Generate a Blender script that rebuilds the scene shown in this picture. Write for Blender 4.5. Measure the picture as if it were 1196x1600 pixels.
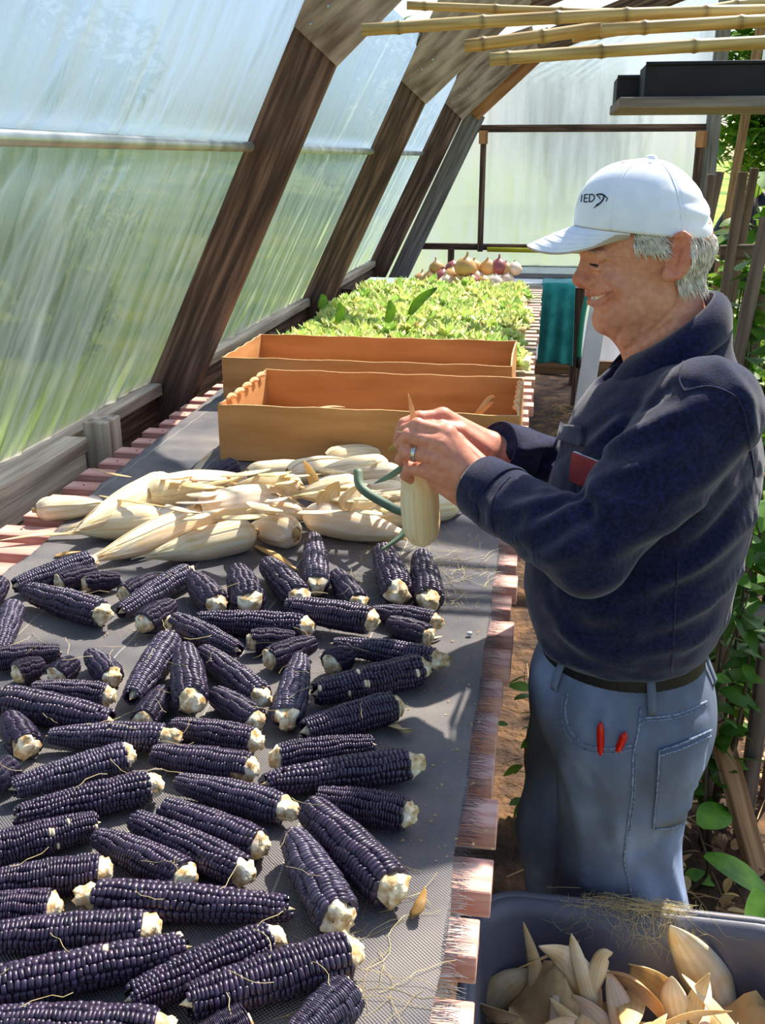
import bpy, bmesh, math, random
import numpy as np
from mathutils import Vector, Matrix
from mathutils.bvhtree import BVHTree

for o in list(bpy.data.objects): bpy.data.objects.remove(o)
SC = bpy.context.scene
COL = SC.collection

# ------------------------------------------------------------------ camera
FP = 1550.0                                   # focal length in pixels of the 1196x1600 frame
VPX, VPY = 866.0, 248.0                       # vanishing point of the greenhouse axis (+Y)
CAM = np.array([0.0, 0.0, 1.72])
_d = np.array([(VPX-598)/FP, (800-VPY)/FP, 1.0]); _n = np.linalg.norm(_d)
PSI = math.asin(_d[0]/_n); TH = math.atan2(800-VPY, FP)
RV = np.array([math.cos(PSI), math.sin(PSI), 0.0])
FV = np.array([-math.sin(PSI)*math.cos(TH), math.cos(PSI)*math.cos(TH), -math.sin(TH)])
UV = np.cross(RV, FV)
cam = bpy.data.cameras.new('camera'); camo = bpy.data.objects.new('camera', cam); COL.objects.link(camo)
cam.sensor_fit = 'AUTO'; cam.sensor_width = 36.0; cam.lens = FP*36.0/1600.0
cam.clip_start = 0.02; cam.clip_end = 500
camo.matrix_world = Matrix(((RV[0], UV[0], -FV[0], CAM[0]), (RV[1], UV[1], -FV[1], CAM[1]), (RV[2], UV[2], -FV[2], CAM[2]), (0, 0, 0, 1)))
SC.camera = camo

# ------------------------------------------------------------------ light
SUN_DIR = Vector((0.29, 0.58, 0.80)).normalized()   # towards the sun: ahead, to the right, high
w = bpy.data.worlds.new('sky'); SC.world = w; w.use_nodes = True
nt = w.node_tree; nt.nodes.clear()
sky = nt.nodes.new('ShaderNodeTexSky'); sky.sky_type = 'NISHITA'; sky.sun_disc = False
sky.sun_elevation = math.asin(SUN_DIR.z); sky.sun_rotation = math.atan2(SUN_DIR.x, SUN_DIR.y)
sky.air_density = 1.0; sky.dust_density = 1.6; sky.ozone_density = 1.0
bg = nt.nodes.new('ShaderNodeBackground'); bg.inputs[1].default_value = 0.17
wo = nt.nodes.new('ShaderNodeOutputWorld')
nt.links.new(sky.outputs[0], bg.inputs[0]); nt.links.new(bg.outputs[0], wo.inputs[0])
sl = bpy.data.lights.new('sun', 'SUN'); sl.energy = 6.5; sl.angle = math.radians(0.9); sl.color = (1.0, 0.94, 0.84)
so = bpy.data.objects.new('sun', sl); COL.objects.link(so)
so.rotation_euler = SUN_DIR.to_track_quat('Z', 'Y').to_euler(); so.location = (3, 8, 9)
SC.view_settings.view_transform = 'Standard'; SC.view_settings.look = 'None'
SC.view_settings.exposure = 0.55; SC.view_settings.gamma = 1.0; SC.view_settings.use_curve_mapping = False

# ------------------------------------------------------------------ helpers
def ray(x, y): return FV + RV*(x-598)/FP + UV*(800-y)/FP
def un(x, y, X=None, Y=None, Z=None):
    """point of the place seen at a photograph pixel, on a plane X=, Y= or Z="""
    r = ray(x, y)
    t = X/r[0] if X is not None else (Y/r[1] if Y is not None else (Z-CAM[2])/r[2])
    return CAM + r*t
def S(r, g, b): return tuple(((c/255/12.92) if c/255 <= .04045 else ((c/255+.055)/1.055)**2.4) for c in (r, g, b)) + (1.0,)

def M(name, c1, c2=None, scale=6, stretch=(1, 1, 1), rough=.6, bump=0.0, bscale=None, bstretch=None, detail=5, sheen=0, spec=.4, sss=0,
      trans=0, metal=0, attr=None, ramp=(.35, .65), c3=None, rot=(0, 0, 0), bdist=.004):
    m = bpy.data.materials.new(name); m.use_nodes = True
    n = m.node_tree.nodes; L = m.node_tree.links; b = n['Principled BSDF']
    tc = n.new('ShaderNodeTexCoord'); mp = n.new('ShaderNodeMapping'); mp.inputs['Scale'].default_value = stretch; mp.inputs['Rotation'].default_value = rot
    L.new(tc.outputs['Object'], mp.inputs[0])
    col = None
    if c2 is not None:
        nz = n.new('ShaderNodeTexNoise'); nz.inputs['Scale'].default_value = scale; nz.inputs['Detail'].default_value = detail
        L.new(mp.outputs[0], nz.inputs['Vector'])
        rp = n.new('ShaderNodeValToRGB'); rp.color_ramp.elements[0].position = ramp[0]; rp.color_ramp.elements[1].position = ramp[1]
        rp.color_ramp.elements[0].color = c1; rp.color_ramp.elements[1].color = c2
        if c3: e = rp.color_ramp.elements.new((ramp[0]+ramp[1])/2); e.color = c3
        L.new(nz.outputs[0], rp.inputs[0]); col = rp.outputs[0]
    if attr:
        at = n.new('ShaderNodeAttribute'); at.attribute_name = attr
        if col is None: col = at.outputs[0]
        else:
            mx = n.new('ShaderNodeMix'); mx.data_type = 'RGBA'; mx.blend_type = 'MULTIPLY'; mx.inputs[0].default_value = 1
            L.new(col, mx.inputs[6]); L.new(at.outputs[0], mx.inputs[7]); col = mx.outputs[2]
    if col is not None: L.new(col, b.inputs['Base Color'])
    else: b.inputs['Base Color'].default_value = c1
    b.inputs['Roughness'].default_value = rough; b.inputs['Metallic'].default_value = metal
    b.inputs['Specular IOR Level'].default_value = spec
    if sheen: b.inputs['Sheen Weight'].default_value = sheen; b.inputs['Sheen Roughness'].default_value = .5
    if sss: b.inputs['Subsurface Weight'].default_value = sss; b.inputs['Subsurface Radius'].default_value = (.012, .005, .003); b.inputs['Subsurface Scale'].default_value = 1.0
    if bump:
        mp2 = n.new('ShaderNodeMapping'); mp2.inputs['Scale'].default_value = bstretch or stretch; mp2.inputs['Rotation'].default_value = rot
        L.new(tc.outputs['Object'], mp2.inputs[0])
        n2 = n.new('ShaderNodeTexNoise'); n2.inputs['Scale'].default_value = bscale or scale*3; n2.inputs['Detail'].default_value = 4
        L.new(mp2.outputs[0], n2.inputs['Vector'])
        bp = n.new('ShaderNodeBump'); bp.inputs['Strength'].default_value = bump; bp.inputs['Distance'].default_value = bdist
        L.new(n2.outputs[0], bp.inputs['Height']); L.new(bp.outputs[0], b.inputs['Normal'])
    if trans:                                     # thin leaf: light passes through
        out = n['Material Output']; t = n.new('ShaderNodeBsdfTranslucent'); ms = n.new('ShaderNodeMixShader'); ms.inputs[0].default_value = trans
        if col is not None: L.new(col, t.inputs[0])
        else: t.inputs[0].default_value = c1
        L.new(b.outputs[0], ms.inputs[1]); L.new(t.outputs[0], ms.inputs[2]); L.new(ms.outputs[0], out.inputs[0])
    return m

def film_mat(name, streak, transparent, refr, tint=(.84, .88, .86, 1), rot=0.0, dif=(.70, .76, .77, 1)):
    m = bpy.data.materials.new(name); m.use_nodes = True
    n = m.node_tree.nodes; L = m.node_tree.links; n.clear()
    out = n.new('ShaderNodeOutputMaterial'); tc = n.new('ShaderNodeTexCoord')
    mp = n.new('ShaderNodeMapping'); mp.inputs['Scale'].default_value = streak; mp.inputs['Rotation'].default_value = (0, 0, rot)
    L.new(tc.outputs['Object'], mp.inputs[0])
    nz = n.new('ShaderNodeTexNoise'); nz.inputs['Scale'].default_value = 3; nz.inputs['Detail'].default_value = 6; nz.inputs['Roughness'].default_value = .65
    L.new(mp.outputs[0], nz.inputs['Vector'])
    rp = n.new('ShaderNodeMapRange'); rp.inputs[1].default_value = .35; rp.inputs[2].default_value = .72; rp.inputs[3].default_value = .10 if name != 'end_film' else .42; rp.inputs[4].default_value = .66 if name != 'end_film' else .80
    L.new(nz.outputs[0], rp.inputs[0])
    bp = n.new('ShaderNodeBump'); bp.inputs['Strength'].default_value = .5; bp.inputs['Distance'].default_value = .01
    L.new(nz.outputs[0], bp.inputs['Height'])
    rf = n.new('ShaderNodeBsdfRefraction'); rf.inputs['IOR'].default_value = 1.24; rf.inputs['Roughness'].default_value = .42; rf.inputs[0].default_value = tint
    L.new(bp.outputs[0], rf.inputs['Normal'])
    tr = n.new('ShaderNodeBsdfTransparent'); tr.inputs[0].default_value = (.96, .98, .97, 1)
    ml = n.new('ShaderNodeBsdfTranslucent'); ml.inputs[0].default_value = dif
    df = n.new('ShaderNodeBsdfDiffuse'); df.inputs[0].default_value = dif; L.new(bp.outputs[0], df.inputs['Normal'])
    gl = n.new('ShaderNodeBsdfGlossy'); gl.inputs['Roughness'].default_value = .25; gl.inputs[0].default_value = (.9, .9, .9, 1); L.new(bp.outputs[0], gl.inputs['Normal'])
    a = n.new('ShaderNodeMixShader'); a.inputs[0].default_value = transparent; L.new(rf.outputs[0], a.inputs[1]); L.new(tr.outputs[0], a.inputs[2])
    c = n.new('ShaderNodeMixShader'); c.inputs[0].default_value = .45; L.new(ml.outputs[0], c.inputs[1]); L.new(df.outputs[0], c.inputs[2])
    e = n.new('ShaderNodeMixShader'); L.new(rp.outputs[0], e.inputs[0]); L.new(a.outputs[0], e.inputs[1]); L.new(c.outputs[0], e.inputs[2])
    f = n.new('ShaderNodeMixShader'); f.inputs[0].default_value = .05; L.new(e.outputs[0], f.inputs[1]); L.new(gl.outputs[0], f.inputs[2])
    L.new(f.outputs[0], out.inputs[0])
    return m

def link(o, parent=None):
    COL.objects.link(o)
    if parent is not None:
        o.parent = parent
        o.matrix_parent_inverse = Matrix.Translation(parent.location).inverted() if parent.get('_loc') else Matrix.Identity(4)
    return o
def mesh(name, v, f, m=None, smooth=True, col=None, mi=None):
    me = bpy.data.meshes.new(name)
    me.from_pydata([tuple(map(float, p)) for p in v], [], [tuple(map(int, q)) for q in f]); me.update()
    if m is not None:
        for x in (m if isinstance(m, (list, tuple)) else [m]): me.materials.append(x)
    if mi is not None: me.polygons.foreach_set('material_index', np.asarray(mi, dtype=np.int32))
    if smooth: me.polygons.foreach_set('use_smooth', np.ones(len(me.polygons), dtype=bool))
    if col is not None:
        a = me.color_attributes.new('Col', 'FLOAT_COLOR', 'POINT'); c = np.ones((len(v), 4), dtype=np.float32); c[:, :3] = col
        a.data.foreach_set('color', c.ravel())
    return me
def obj(name, v, f, m=None, parent=None, smooth=True, col=None, mat=None, mi=None):
    """one mesh object; MAT places it in the world"""
    o = bpy.data.objects.new(name, mesh(name, v, f, m, smooth, col, mi))
    link(o, parent)
    if mat is not None: o.matrix_basis = mat
    return o
def tag(o, label=None, cat=None, group=None, kind=None):
    if label: o['label'] = label
    if cat: o['category'] = cat
    if group: o['group'] = group
    if kind: o['kind'] = kind
    return o
def thing(name, label, cat, loc=(0, 0, 0), group=None, kind=None):
    o = bpy.data.objects.new(name, None); o.empty_display_size = .05; COL.objects.link(o)
    o.location = loc; o['_loc'] = 1
    return tag(o, label, cat, group, kind)

class MB:
    """collects pieces of ONE mesh"""
    def __init__(s): s.v = []; s.f = []; s.c = []; s.m = []
    def add(s, v, f, col=None, mi=0):
        b = len(s.v); s.v += [tuple(p) for p in v]; s.f += [tuple(i+b for i in q) for q in f]
        s.m += [mi]*len(f)
        s.c += [col if col is not None else (1, 1, 1)]*len(v) if (col is None or np.ndim(col) == 1) else [tuple(c) for c in col]
        return s
    def build(s, name, m=None, parent=None, smooth=True, mat=None):
        return obj(name, s.v, s.f, m, parent, smooth, np.array(s.c) if s.c else None, mat, s.m if isinstance(m, (list, tuple)) else None)

_bc = {}
def box(sx, sy, sz, bev=0.0, seg=1):
    k = (round(sx, 4), round(sy, 4), round(sz, 4), bev, seg)
    if k not in _bc:
        bm = bmesh.new(); bmesh.ops.create_cube(bm, size=1.0)
        for q in bm.verts: q.co = Vector((q.co.x*sx, q.co.y*sy, q.co.z*sz))
        if bev: bmesh.ops.bevel(bm, geom=bm.edges[:], offset=bev, segments=seg, affect='EDGES', profile=.5)
        bm.verts.index_update()
        _bc[k] = (np.array([q.co[:] for q in bm.verts]), [[q.index for q in f.verts] for f in bm.faces]); bm.free()
    return _bc[k]
def boxat(c, s, bev=0.0): v, f = box(*s, bev); return v+np.array(c), f
def frame(p0, p1, up=(0, 0, 1)):
    """matrix at the middle of p0-p1, local X along it, local Z as near UP as it can be"""
    p0 = Vector(p0); p1 = Vector(p1); x = (p1-p0).normalized(); u = Vector(up)
    y = u.cross(x); y.normalize(); z = x.cross(y); c = (p0+p1)/2
    return Matrix(((x.x, y.x, z.x, c.x), (x.y, y.y, z.y, c.y), (x.z, y.z, z.z, c.z), (0, 0, 0, 1))), (p1-p0).length
def beam(name, p0, p1, wy, wz, m, parent=None, up=(0, 0, 1), bev=.003):
    mt, L = frame(p0, p1, up); v, f = box(L, wy, wz, bev)
    return obj(name, v, f, m, parent, False, mat=mt)
def tube(pts, rad, seg=8, caps=True, flat=1.0):
    pts = np.array(pts, float); n = len(pts); rad = np.full(n, rad) if np.isscalar(rad) else np.array(rad, float)
    t = np.gradient(pts, axis=0); t /= np.linalg.norm(t, axis=1)[:, None]+1e-12
    u = np.cross(t[0], [0, 0, 1.0])
    if np.linalg.norm(u) < .1: u = np.cross(t[0], [0, 1.0, 0])
    v = []; f = []
    for i in range(n):
        u = u-t[i]*(u@t[i]); u /= np.linalg.norm(u); w_ = np.cross(t[i], u)
        for k in range(seg):
            a = 2*math.pi*k/seg; v.append(pts[i]+rad[i]*(u*math.cos(a)+w_*math.sin(a)*flat))
    for i in range(n-1):
        for k in range(seg): f.append((i*seg+k, i*seg+(k+1) % seg, (i+1)*seg+(k+1) % seg, (i+1)*seg+k))
    if caps: f.append(tuple(range(seg-1, -1, -1))); f.append(tuple(range((n-1)*seg, n*seg)))
    return v, f
def grid(nu, nv, fn, wrap=False):
    v = [fn(i/(nu-1), j/(nv-1)) for i in range(nu) for j in range(nv)]; f = []
    for i in range(nu-1):
        for j in range(nv-1): f.append((i*nv+j, (i+1)*nv+j, (i+1)*nv+j+1, i*nv+j+1))
    return v, f
def thick(o, t, off=0.0):
    md = o.modifiers.new('solid', 'SOLIDIFY'); md.thickness = t; md.offset = off; return o
def smooth_pts(P, n):
    """Catmull-Rom through P, n samples"""
    P = np.array(P, float); Q = np.vstack([2*P[0]-P[1], P, 2*P[-1]-P[-2]]); k = len(P)-1; out = []
    for s in np.linspace(0, k-1e-9, n):
        i = int(s); t = s-i; a, b, c, d = Q[i:i+4]
        out.append(.5*((2*b)+(-a+c)*t+(2*a-5*b+4*c-d)*t*t+(-a+3*b-3*c+d)*t**3))
    return np.array(out)
def leaf(pts, width, cup=.3, n=14, m=4, side=None, prof=None, rng=None, ruffle=0.0, twist=0.0):
    """a curved leaf strip along PTS; returns v, f"""
    P = smooth_pts(pts, n); t = np.gradient(P, axis=0); t /= np.linalg.norm(t, axis=1)[:, None]+1e-12
    sd = np.array(side if side is not None else (0, 0, 1.0), float); v = []; f = []
    for i in range(n):
        s = i/(n-1); a = np.cross(t[i], sd); a /= np.linalg.norm(a)+1e-9; b = np.cross(a, t[i])
        tw = twist*s; a, b = a*math.cos(tw)+b*math.sin(tw), b*math.cos(tw)-a*math.sin(tw)
        wd = width*(prof(s) if prof else (math.sin(math.pi*min(1, s*.92+.08))**.7))*.5
        for j in range(m+1):
            q = 2*j/m-1
            r = (rng.uniform(-1, 1)*ruffle if (rng and abs(q) > .6) else 0)
            v.append(P[i]+a*q*wd+b*(-(q*q)*cup*wd+r))
    for i in range(n-1):
        for j in range(m): f.append((i*(m+1)+j, (i+1)*(m+1)+j, (i+1)*(m+1)+j+1, i*(m+1)+j+1))
    return v, f

# --- signed distance shapes and a sparse surface-net mesher
def smin(a, b, k): h = np.clip(.5+.5*(b-a)/k, 0, 1); return b*(1-h)+a*h-k*h*(1-h)
def smax(a, b, k): return -smin(-a, -b, k)
def ell(p, c, r):
    r = np.array(r); q = (p-np.array(c)); k0 = np.linalg.norm(q/r, axis=1); k1 = np.linalg.norm(q/(r*r), axis=1)
    return k0*(k0-1)/(k1+1e-9)
def ellr(p, c, r, R3): return ell((p-np.array(c))@np.array(R3), (0, 0, 0), r)
def cap(p, a, b, ra, rb=None):
    a = np.array(a); b = np.array(b); rb = ra if rb is None else rb
    ba = b-a; h = np.clip(((p-a)@ba)/(ba@ba+1e-12), 0, 1)
    return np.linalg.norm(p-a-h[:, None]*ba, axis=1)-(ra+(rb-ra)*h)
def chain(p, P, r, k=.004):
    d = None
    for i in range(len(P)-1):
        e = cap(p, P[i], P[i+1], r[i], r[i+1]); d = e if d is None else smin(d, e, k)
    return d
def sdf_mesh(fn, lo, hi, h, B=8, marg=1.6):
    lo = np.array(lo, float); hi = np.array(hi, float); n = np.ceil((hi-lo)/(h*B)).astype(int)
    g = np.stack(np.meshgrid(*[np.arange(k) for k in n], indexing='ij'), -1).reshape(-1, 3)
    d = fn(lo+(g+.5)*h*B); g = g[np.abs(d) < h*B*.87*marg+h]
    loc = np.stack(np.meshgrid(*[np.arange(B+1)]*3, indexing='ij'), -1).reshape(-1, 3)
    D = np.empty((len(g), (B+1)**3)); step = 400
    for i in range(0, len(g), step):
        c = g[i:i+step, None, :]*B+loc[None]
        D[i:i+step] = fn((lo+c*h).reshape(-1, 3)).reshape(-1, (B+1)**3)
    D = D.reshape(-1, B+1, B+1, B+1); N = n*B+2
    def key(c): return (c[..., 0]*N[1]+c[..., 1])*N[2]+c[..., 2]
    cs = [(i, j, k) for i in (0, 1) for j in (0, 1) for k in (0, 1)]
    val = np.stack([D[:, i:i+B, j:j+B, k:k+B] for i, j, k in cs], -1)
    s = val < 0; act = s.any(-1) & ~s.all(-1)
    bi, ci, cj, ck = np.nonzero(act); va = val[act]; sa = s[act]
    acc = np.zeros((len(bi), 3)); cnt = np.zeros(len(bi))
    for x in range(8):
        for y in range(x+1, 8):
            if sum(abs(cs[x][q]-cs[y][q]) for q in range(3)) != 1: continue
            mk = sa[:, x] != sa[:, y]; t = va[:, x]/(va[:, x]-va[:, y]+1e-15)
            p = np.array(cs[x])+t[:, None]*(np.array(cs[y])-np.array(cs[x]))
            acc[mk] += p[mk]; cnt[mk] += 1
    cell = g[bi]*B+np.stack([ci, cj, ck], -1)
    V = lo+(cell+acc/cnt[:, None])*h
    kk = key(cell+1); order = np.argsort(kk); ks = kk[order]
    faces = []
    for ax in range(3):
        o = [0, 0, 0]; o[ax] = 1
        A = D[:, :B, :B, :B] < 0; Bv = D[:, o[0]:B+o[0], o[1]:B+o[1], o[2]:B+o[2]] < 0
        for flip in (False, True):
            mk = (A & ~Bv) if not flip else (~A & Bv)
            b2, i, j, k = np.nonzero(mk); c = g[b2]*B+np.stack([i, j, k], -1)
            u, w_ = (ax+1) % 3, (ax+2) % 3; quad = []
            ok = np.ones(len(c), bool)
            for du, dw in ((-1, -1), (0, -1), (0, 0), (-1, 0)):
                q = c.copy(); q[:, u] += du; q[:, w_] += dw; kq = key(q+1)
                pos = np.clip(np.searchsorted(ks, kq), 0, len(ks)-1); ok &= ks[pos] == kq; quad.append(order[pos])
            quad = np.stack(quad, -1)[ok]
            faces.append(quad if not flip else quad[:, ::-1])
    return V, np.vstack(faces)
def normals(V, F):
    F = np.asarray(F); n = np.cross(V[F[:, 2]]-V[F[:, 0]], V[F[:, 3]]-V[F[:, 1]]); N = np.zeros_like(V)
    for k in range(4): np.add.at(N, F[:, k], n)
    return N/(np.linalg.norm(N, axis=1)[:, None]+1e-12)
def relax(V, F, it=2, lam=.5):
    F = np.asarray(F); e = np.vstack([F[:, [0, 1]], F[:, [1, 2]], F[:, [2, 3]], F[:, [3, 0]]]); e = np.vstack([e, e[:, ::-1]])
    c = np.bincount(e[:, 0], minlength=len(V)).astype(float)
    for _ in range(it):
        a = np.stack([np.bincount(e[:, 0], weights=V[e[:, 1], k], minlength=len(V)) for k in range(3)], -1)/np.maximum(c, 1)[:, None]
        V = V+lam*(a-V)
    return V
def hit(bvh, x, y):
    r = ray(x, y); q = bvh.ray_cast(Vector(CAM), Vector(r).normalized())
    return (np.array(q[0]), np.array(q[1])) if q[0] is not None else (None, None)
def on_surface(bvh, px, off=0.0, n=None):
    """polyline of photograph pixels laid on a mesh"""
    P = smooth_pts([(a, b, 0) for a, b in px], n or len(px)*5)[:, :2]; out = []; nn = []
    for a, b in P:
        p, q = hit(bvh, a, b)
        if p is not None: out.append(p+q*off); nn.append(q)
    return np.array(out), np.array(nn)

# ------------------------------------------------------------------ materials
MT = dict(
 film=film_mat('greenhouse_film', (5.0, .55, 1), .10, .5, rot=.22),
 film_end=film_mat('end_film', (3.0, .4, 1), .10, .5, (.66, .74, .92, 1), 0.0, (.50, .57, .66, 1)),
 timber=M('weathered_timber', S(60, 42, 32), S(128, 98, 80), 5, (.5, 9, 9), .8, .5, 14, c3=S(88, 64, 50)),
 timber_grey=M('grey_timber', S(96, 92, 88), S(146, 138, 130), 5, (.5, 9, 9), .85, .5, 14),
 sill=M('sill_timber', S(130, 112, 92), S(206, 190, 164), 4, (.5, 8, 8), .85, .6, 12),
 ply=M('plywood', S(112, 88, 70), S(186, 162, 138), 3, (1.2, 7, 7), .8, .35, 8),
 ply_new=M('plywood_orange', S(150, 96, 56), S(196, 140, 92), 3, (1, 6, 6), .75, .3, 8),
 pipe=M('galvanised_pipe', S(150, 158, 156), S(205, 212, 208), 8, (1, 1, 1), .42, 0, metal=.6),
 slat=M('red_stained_slat', S(168, 112, 98), S(222, 180, 164), 5, (.8, 7, 7), .85, .5, 12, c3=S(204, 148, 132)),
 slat_grey=M('weathered_slat', S(120, 104, 92), S(188, 168, 150), 5, (.8, 7, 7), .85, .5, 12),
 card=M('cardboard', S(176, 122, 66), S(200, 146, 88), 3, (1, 1, 6), .85, .1, 40),
 card_edge=M('cardboard_edge', S(206, 160, 106), S(226, 190, 140), 60, (1, 1, 1), .9, .4, 120),
 cob=M('pale_cob', S(178, 140, 84), S(250, 238, 206), 70, (1, 1, 1), .85, .6, 90, bdist=.006),
 husk=M('dry_husk', S(244, 216, 166), S(255, 246, 222), 5, (1.2, 26, 26), .55, .3, 30, (1, 30, 30), trans=.16, attr='Col', bdist=.002),
 husk_strip=M('dry_husk_blade', S(244, 216, 164), S(255, 248, 224), 22, rough=.55, bump=.2, bscale=60, trans=.22, attr='Col', bdist=.002),
 straw=M('dry_straw', S(170, 132, 78), S(226, 196, 140), 8, rough=.7, trans=.15),
 silk=M('corn_silk', S(168, 148, 96), S(206, 188, 136), 30, rough=.6),
 green_leaf=M('fresh_leaf', S(70, 110, 40), S(140, 170, 70), 12, rough=.5, trans=.35, attr='Col'),
 husk_green=M('green_husk', S(78, 104, 88), S(132, 150, 120), 12, rough=.55, trans=.2),
 kernel=M('blue_kernel', (1, 1, 1, 1), (1.9, 1.8, 2.0, 1), 260, rough=.33, attr='Col', spec=.55, bump=.25, bscale=500, bdist=.001, ramp=(.42, .8)),
 skin=M('skin', S(200, 134, 108), S(214, 152, 126), 90, rough=.5, bump=.16, bscale=420, attr='Col', sss=.12, spec=.35, bdist=.002),
 hair=M('grey_hair', S(176, 168, 160), S(230, 224, 216), 80, rough=.45),
 cap=M('white_cotton', S(226, 230, 244), S(238, 240, 250), 30, rough=.85, bump=.1, bscale=600, sheen=.2),
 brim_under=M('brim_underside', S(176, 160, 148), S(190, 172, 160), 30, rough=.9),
 ink=M('black_print', S(28, 30, 44), rough=.7),
 shirt=M('navy_flannel', S(12, 15, 38), S(27, 32, 68), 160, rough=.95, bump=.35, bscale=420, sheen=.22, spec=.1, bdist=.002),
 seam=M('navy_seam', S(17, 20, 42), rough=.95, spec=.1),
 denim=M('blue_denim', S(82, 86, 98), S(150, 166, 196), 7, (1, 1, .7), .9, .3, 520, spec=.15, bdist=.0015, c3=S(108, 118, 138), ramp=(.25, .72)),
 stitch=M('denim_seam', S(60, 76, 108), S(150, 160, 176), 260, rough=.95, spec=.1, ramp=(.3, .7)),
 belt=M('black_belt', S(10, 10, 12), rough=.65),
 red_cover=M('red_cover', S(120, 24, 34), S(140, 32, 42), 20, rough=.5),
 chili=M('red_chili', S(200, 26, 14), rough=.25),
 ring=M('silver_ring', S(200, 204, 206), rough=.18, metal=1),
 bin=M('grey_bin', S(92, 92, 102), S(108, 106, 112), 9, rough=.45, bump=.06, bscale=200),
 soil=M('dark_soil', S(58, 42, 30), S(120, 88, 58), 9, rough=.95, bump=.9, bscale=30, bdist=.03, c3=S(82, 60, 42)),
 grass=M('meadow', S(84, 118, 40), S(198, 194, 70), .7, rough=.95, c3=S(138, 160, 56), bump=.5, bscale=20, bdist=.05),
 bamboo=M('bamboo', S(150, 118, 62), S(206, 178, 116), 6, (.6, 12, 12), .5, .15, 20, attr='Col'),
 black=M('black_plastic', S(11, 12, 19), S(22, 22, 30), 12, rough=.6),
 lettuce=M('lettuce_leaf', S(206, 214, 116), S(250, 248, 190), 14, rough=.5, trans=.3, attr='Col'),
 onion=M('onion_skin', (.8, .8, .8, 1), (1.1, 1.1, 1.1, 1), 8, (1, 1, .3), .35, attr='Col'),
 towel=M('teal_towel', S(24, 132, 128), S(60, 170, 164), 10, rough=.95, bump=.4, bscale=200, sheen=.3),
 white=M('white_paint', S(226, 228, 224), S(240, 240, 236), 8, rough=.6),
 hose=M('green_hose', S(30, 140, 110), rough=.4),
 yellow=M('yellow_pipe', S(214, 200, 30), S(196, 180, 30), 8, rough=.45),
 stake=M('garden_stake', S(80, 66, 56), S(128, 110, 96), 5, (.6, 9, 9), .9, .5, 14),
 board=M('leaning_board', S(120, 86, 54), S(166, 128, 88), 5, (.6, 9, 9), .85, .5, 14),
 bark=M('bark', S(60, 48, 36), S(100, 82, 62), 8, rough=.95, bump=.6),
 glass=M('pale_pane', S(196, 210, 206), rough=.15, spec=.6),
 stone=M('pebble', S(206, 206, 212), rough=.7), teeth=M('teeth', S(226, 214, 196), rough=.3),
)

# ------------------------------------------------------------------ ground and surroundings
def ground():
    rng = np.random.RandomState(3)
    def fn(i, j):
        x = -30+60*i; y = -6+60*j
        return (x, y, 0)
    # soil inside and beside the greenhouse, meadow further out
    xs = np.concatenate([np.linspace(-1.6, 3.2, 60)]); ys = np.linspace(-2, 12, 120); v = []; f = []
    for x in xs:
        for y in ys: v.append((x, y, .012*math.sin(x*7+y*3)*math.sin(y*5-x*2)+rng.uniform(-.006, .006)))
    n = len(ys)
    for i in range(len(xs)-1):
        for j in range(n-1): f.append((i*n+j, (i+1)*n+j, (i+1)*n+j+1, i*n+j+1))
    o = obj('floor', v, f, MT['soil']); tag(o, 'dark brown trodden soil under the bench and path', 'ground', kind='structure')
    v, f = grid(60, 60, lambda i, j: (-40+80*i, -10+80*j, -.06+max(0, (-(-40+80*i)-3))*.11+max(0, (-10+80*j)-14)*.03+.05*math.sin(i*40)*math.sin(j*37)))
    o = obj('meadow', v, f, MT['grass']); tag(o, 'sunlit yellow green grass outside the greenhouse', 'grass', kind='structure')
ground()

# ------------------------------------------------------------------ left wall: film, pipe, rafters, gussets, sill
SLP = np.array([.4435, 0, .8963]); INN = np.array([.8963, 0, -.4435])
def filmp(t, y): return np.array([-1.458, y, .92])+SLP*t
RY = (3.50, 5.93, 8.30)
wl = thing('wall_left', 'sloping wall of clear plastic film stretched over timber rafters', 'wall', (-1.458, 3.5, 0), kind='structure')
def left_film():
    rng = np.random.RandomState(7)
    U = np.arange(-.6, 8.5, .0105); V = np.linspace(0, 1.60, 64)
    uu, vv = np.meshgrid(U, V, indexing='ij'); z = .004*np.sin(uu*2.1)*np.sin(vv*2.5)
    for k in range(150):
        u0 = rng.uniform(1.5, 8.5); g = rng.uniform(-.05, .75); wd = rng.uniform(.010, .030); am = rng.uniform(.002, .009)*rng.choice([1, -1]); fall = rng.uniform(.15, .9)
        v0 = 0 if rng.rand() < .65 else rng.uniform(.3, 1.2)
        z += am*np.exp(-((uu-u0-g*(vv-v0))/wd)**2)*np.exp(-np.abs(vv-v0)/fall)
    z -= .012*np.exp(-((vv-.935)/.03)**2)                    # pressed against the pipe
    n = len(V); v = np.stack([uu, vv, z-.004], -1).reshape(-1, 3)
    i, j = np.meshgrid(np.arange(len(U)-1), np.arange(n-1), indexing='ij'); a = (i*n+j).ravel()
    f = np.stack([a, a+n, a+n+1, a+1], -1)
    mt = Matrix(((0, SLP[0], INN[0], -1.458), (1, 0, 0, 0), (0, SLP[2], INN[2], .92), (0, 0, 0, 1)))
    o = obj('plastic_film', v, f, MT['film'], wl, True, mat=mt); o['label'] = 'wrinkled translucent plastic film'
left_film()
o = obj('purlin_pipe', *tube([(-1.458+.4435*.935+.019, y, .92+.8963*.935) for y in (-.6, 3, 6, 8.3)], .017, 14), MT['pipe'], wl)
o['label'] = 'galvanised steel pipe running along the film'
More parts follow.
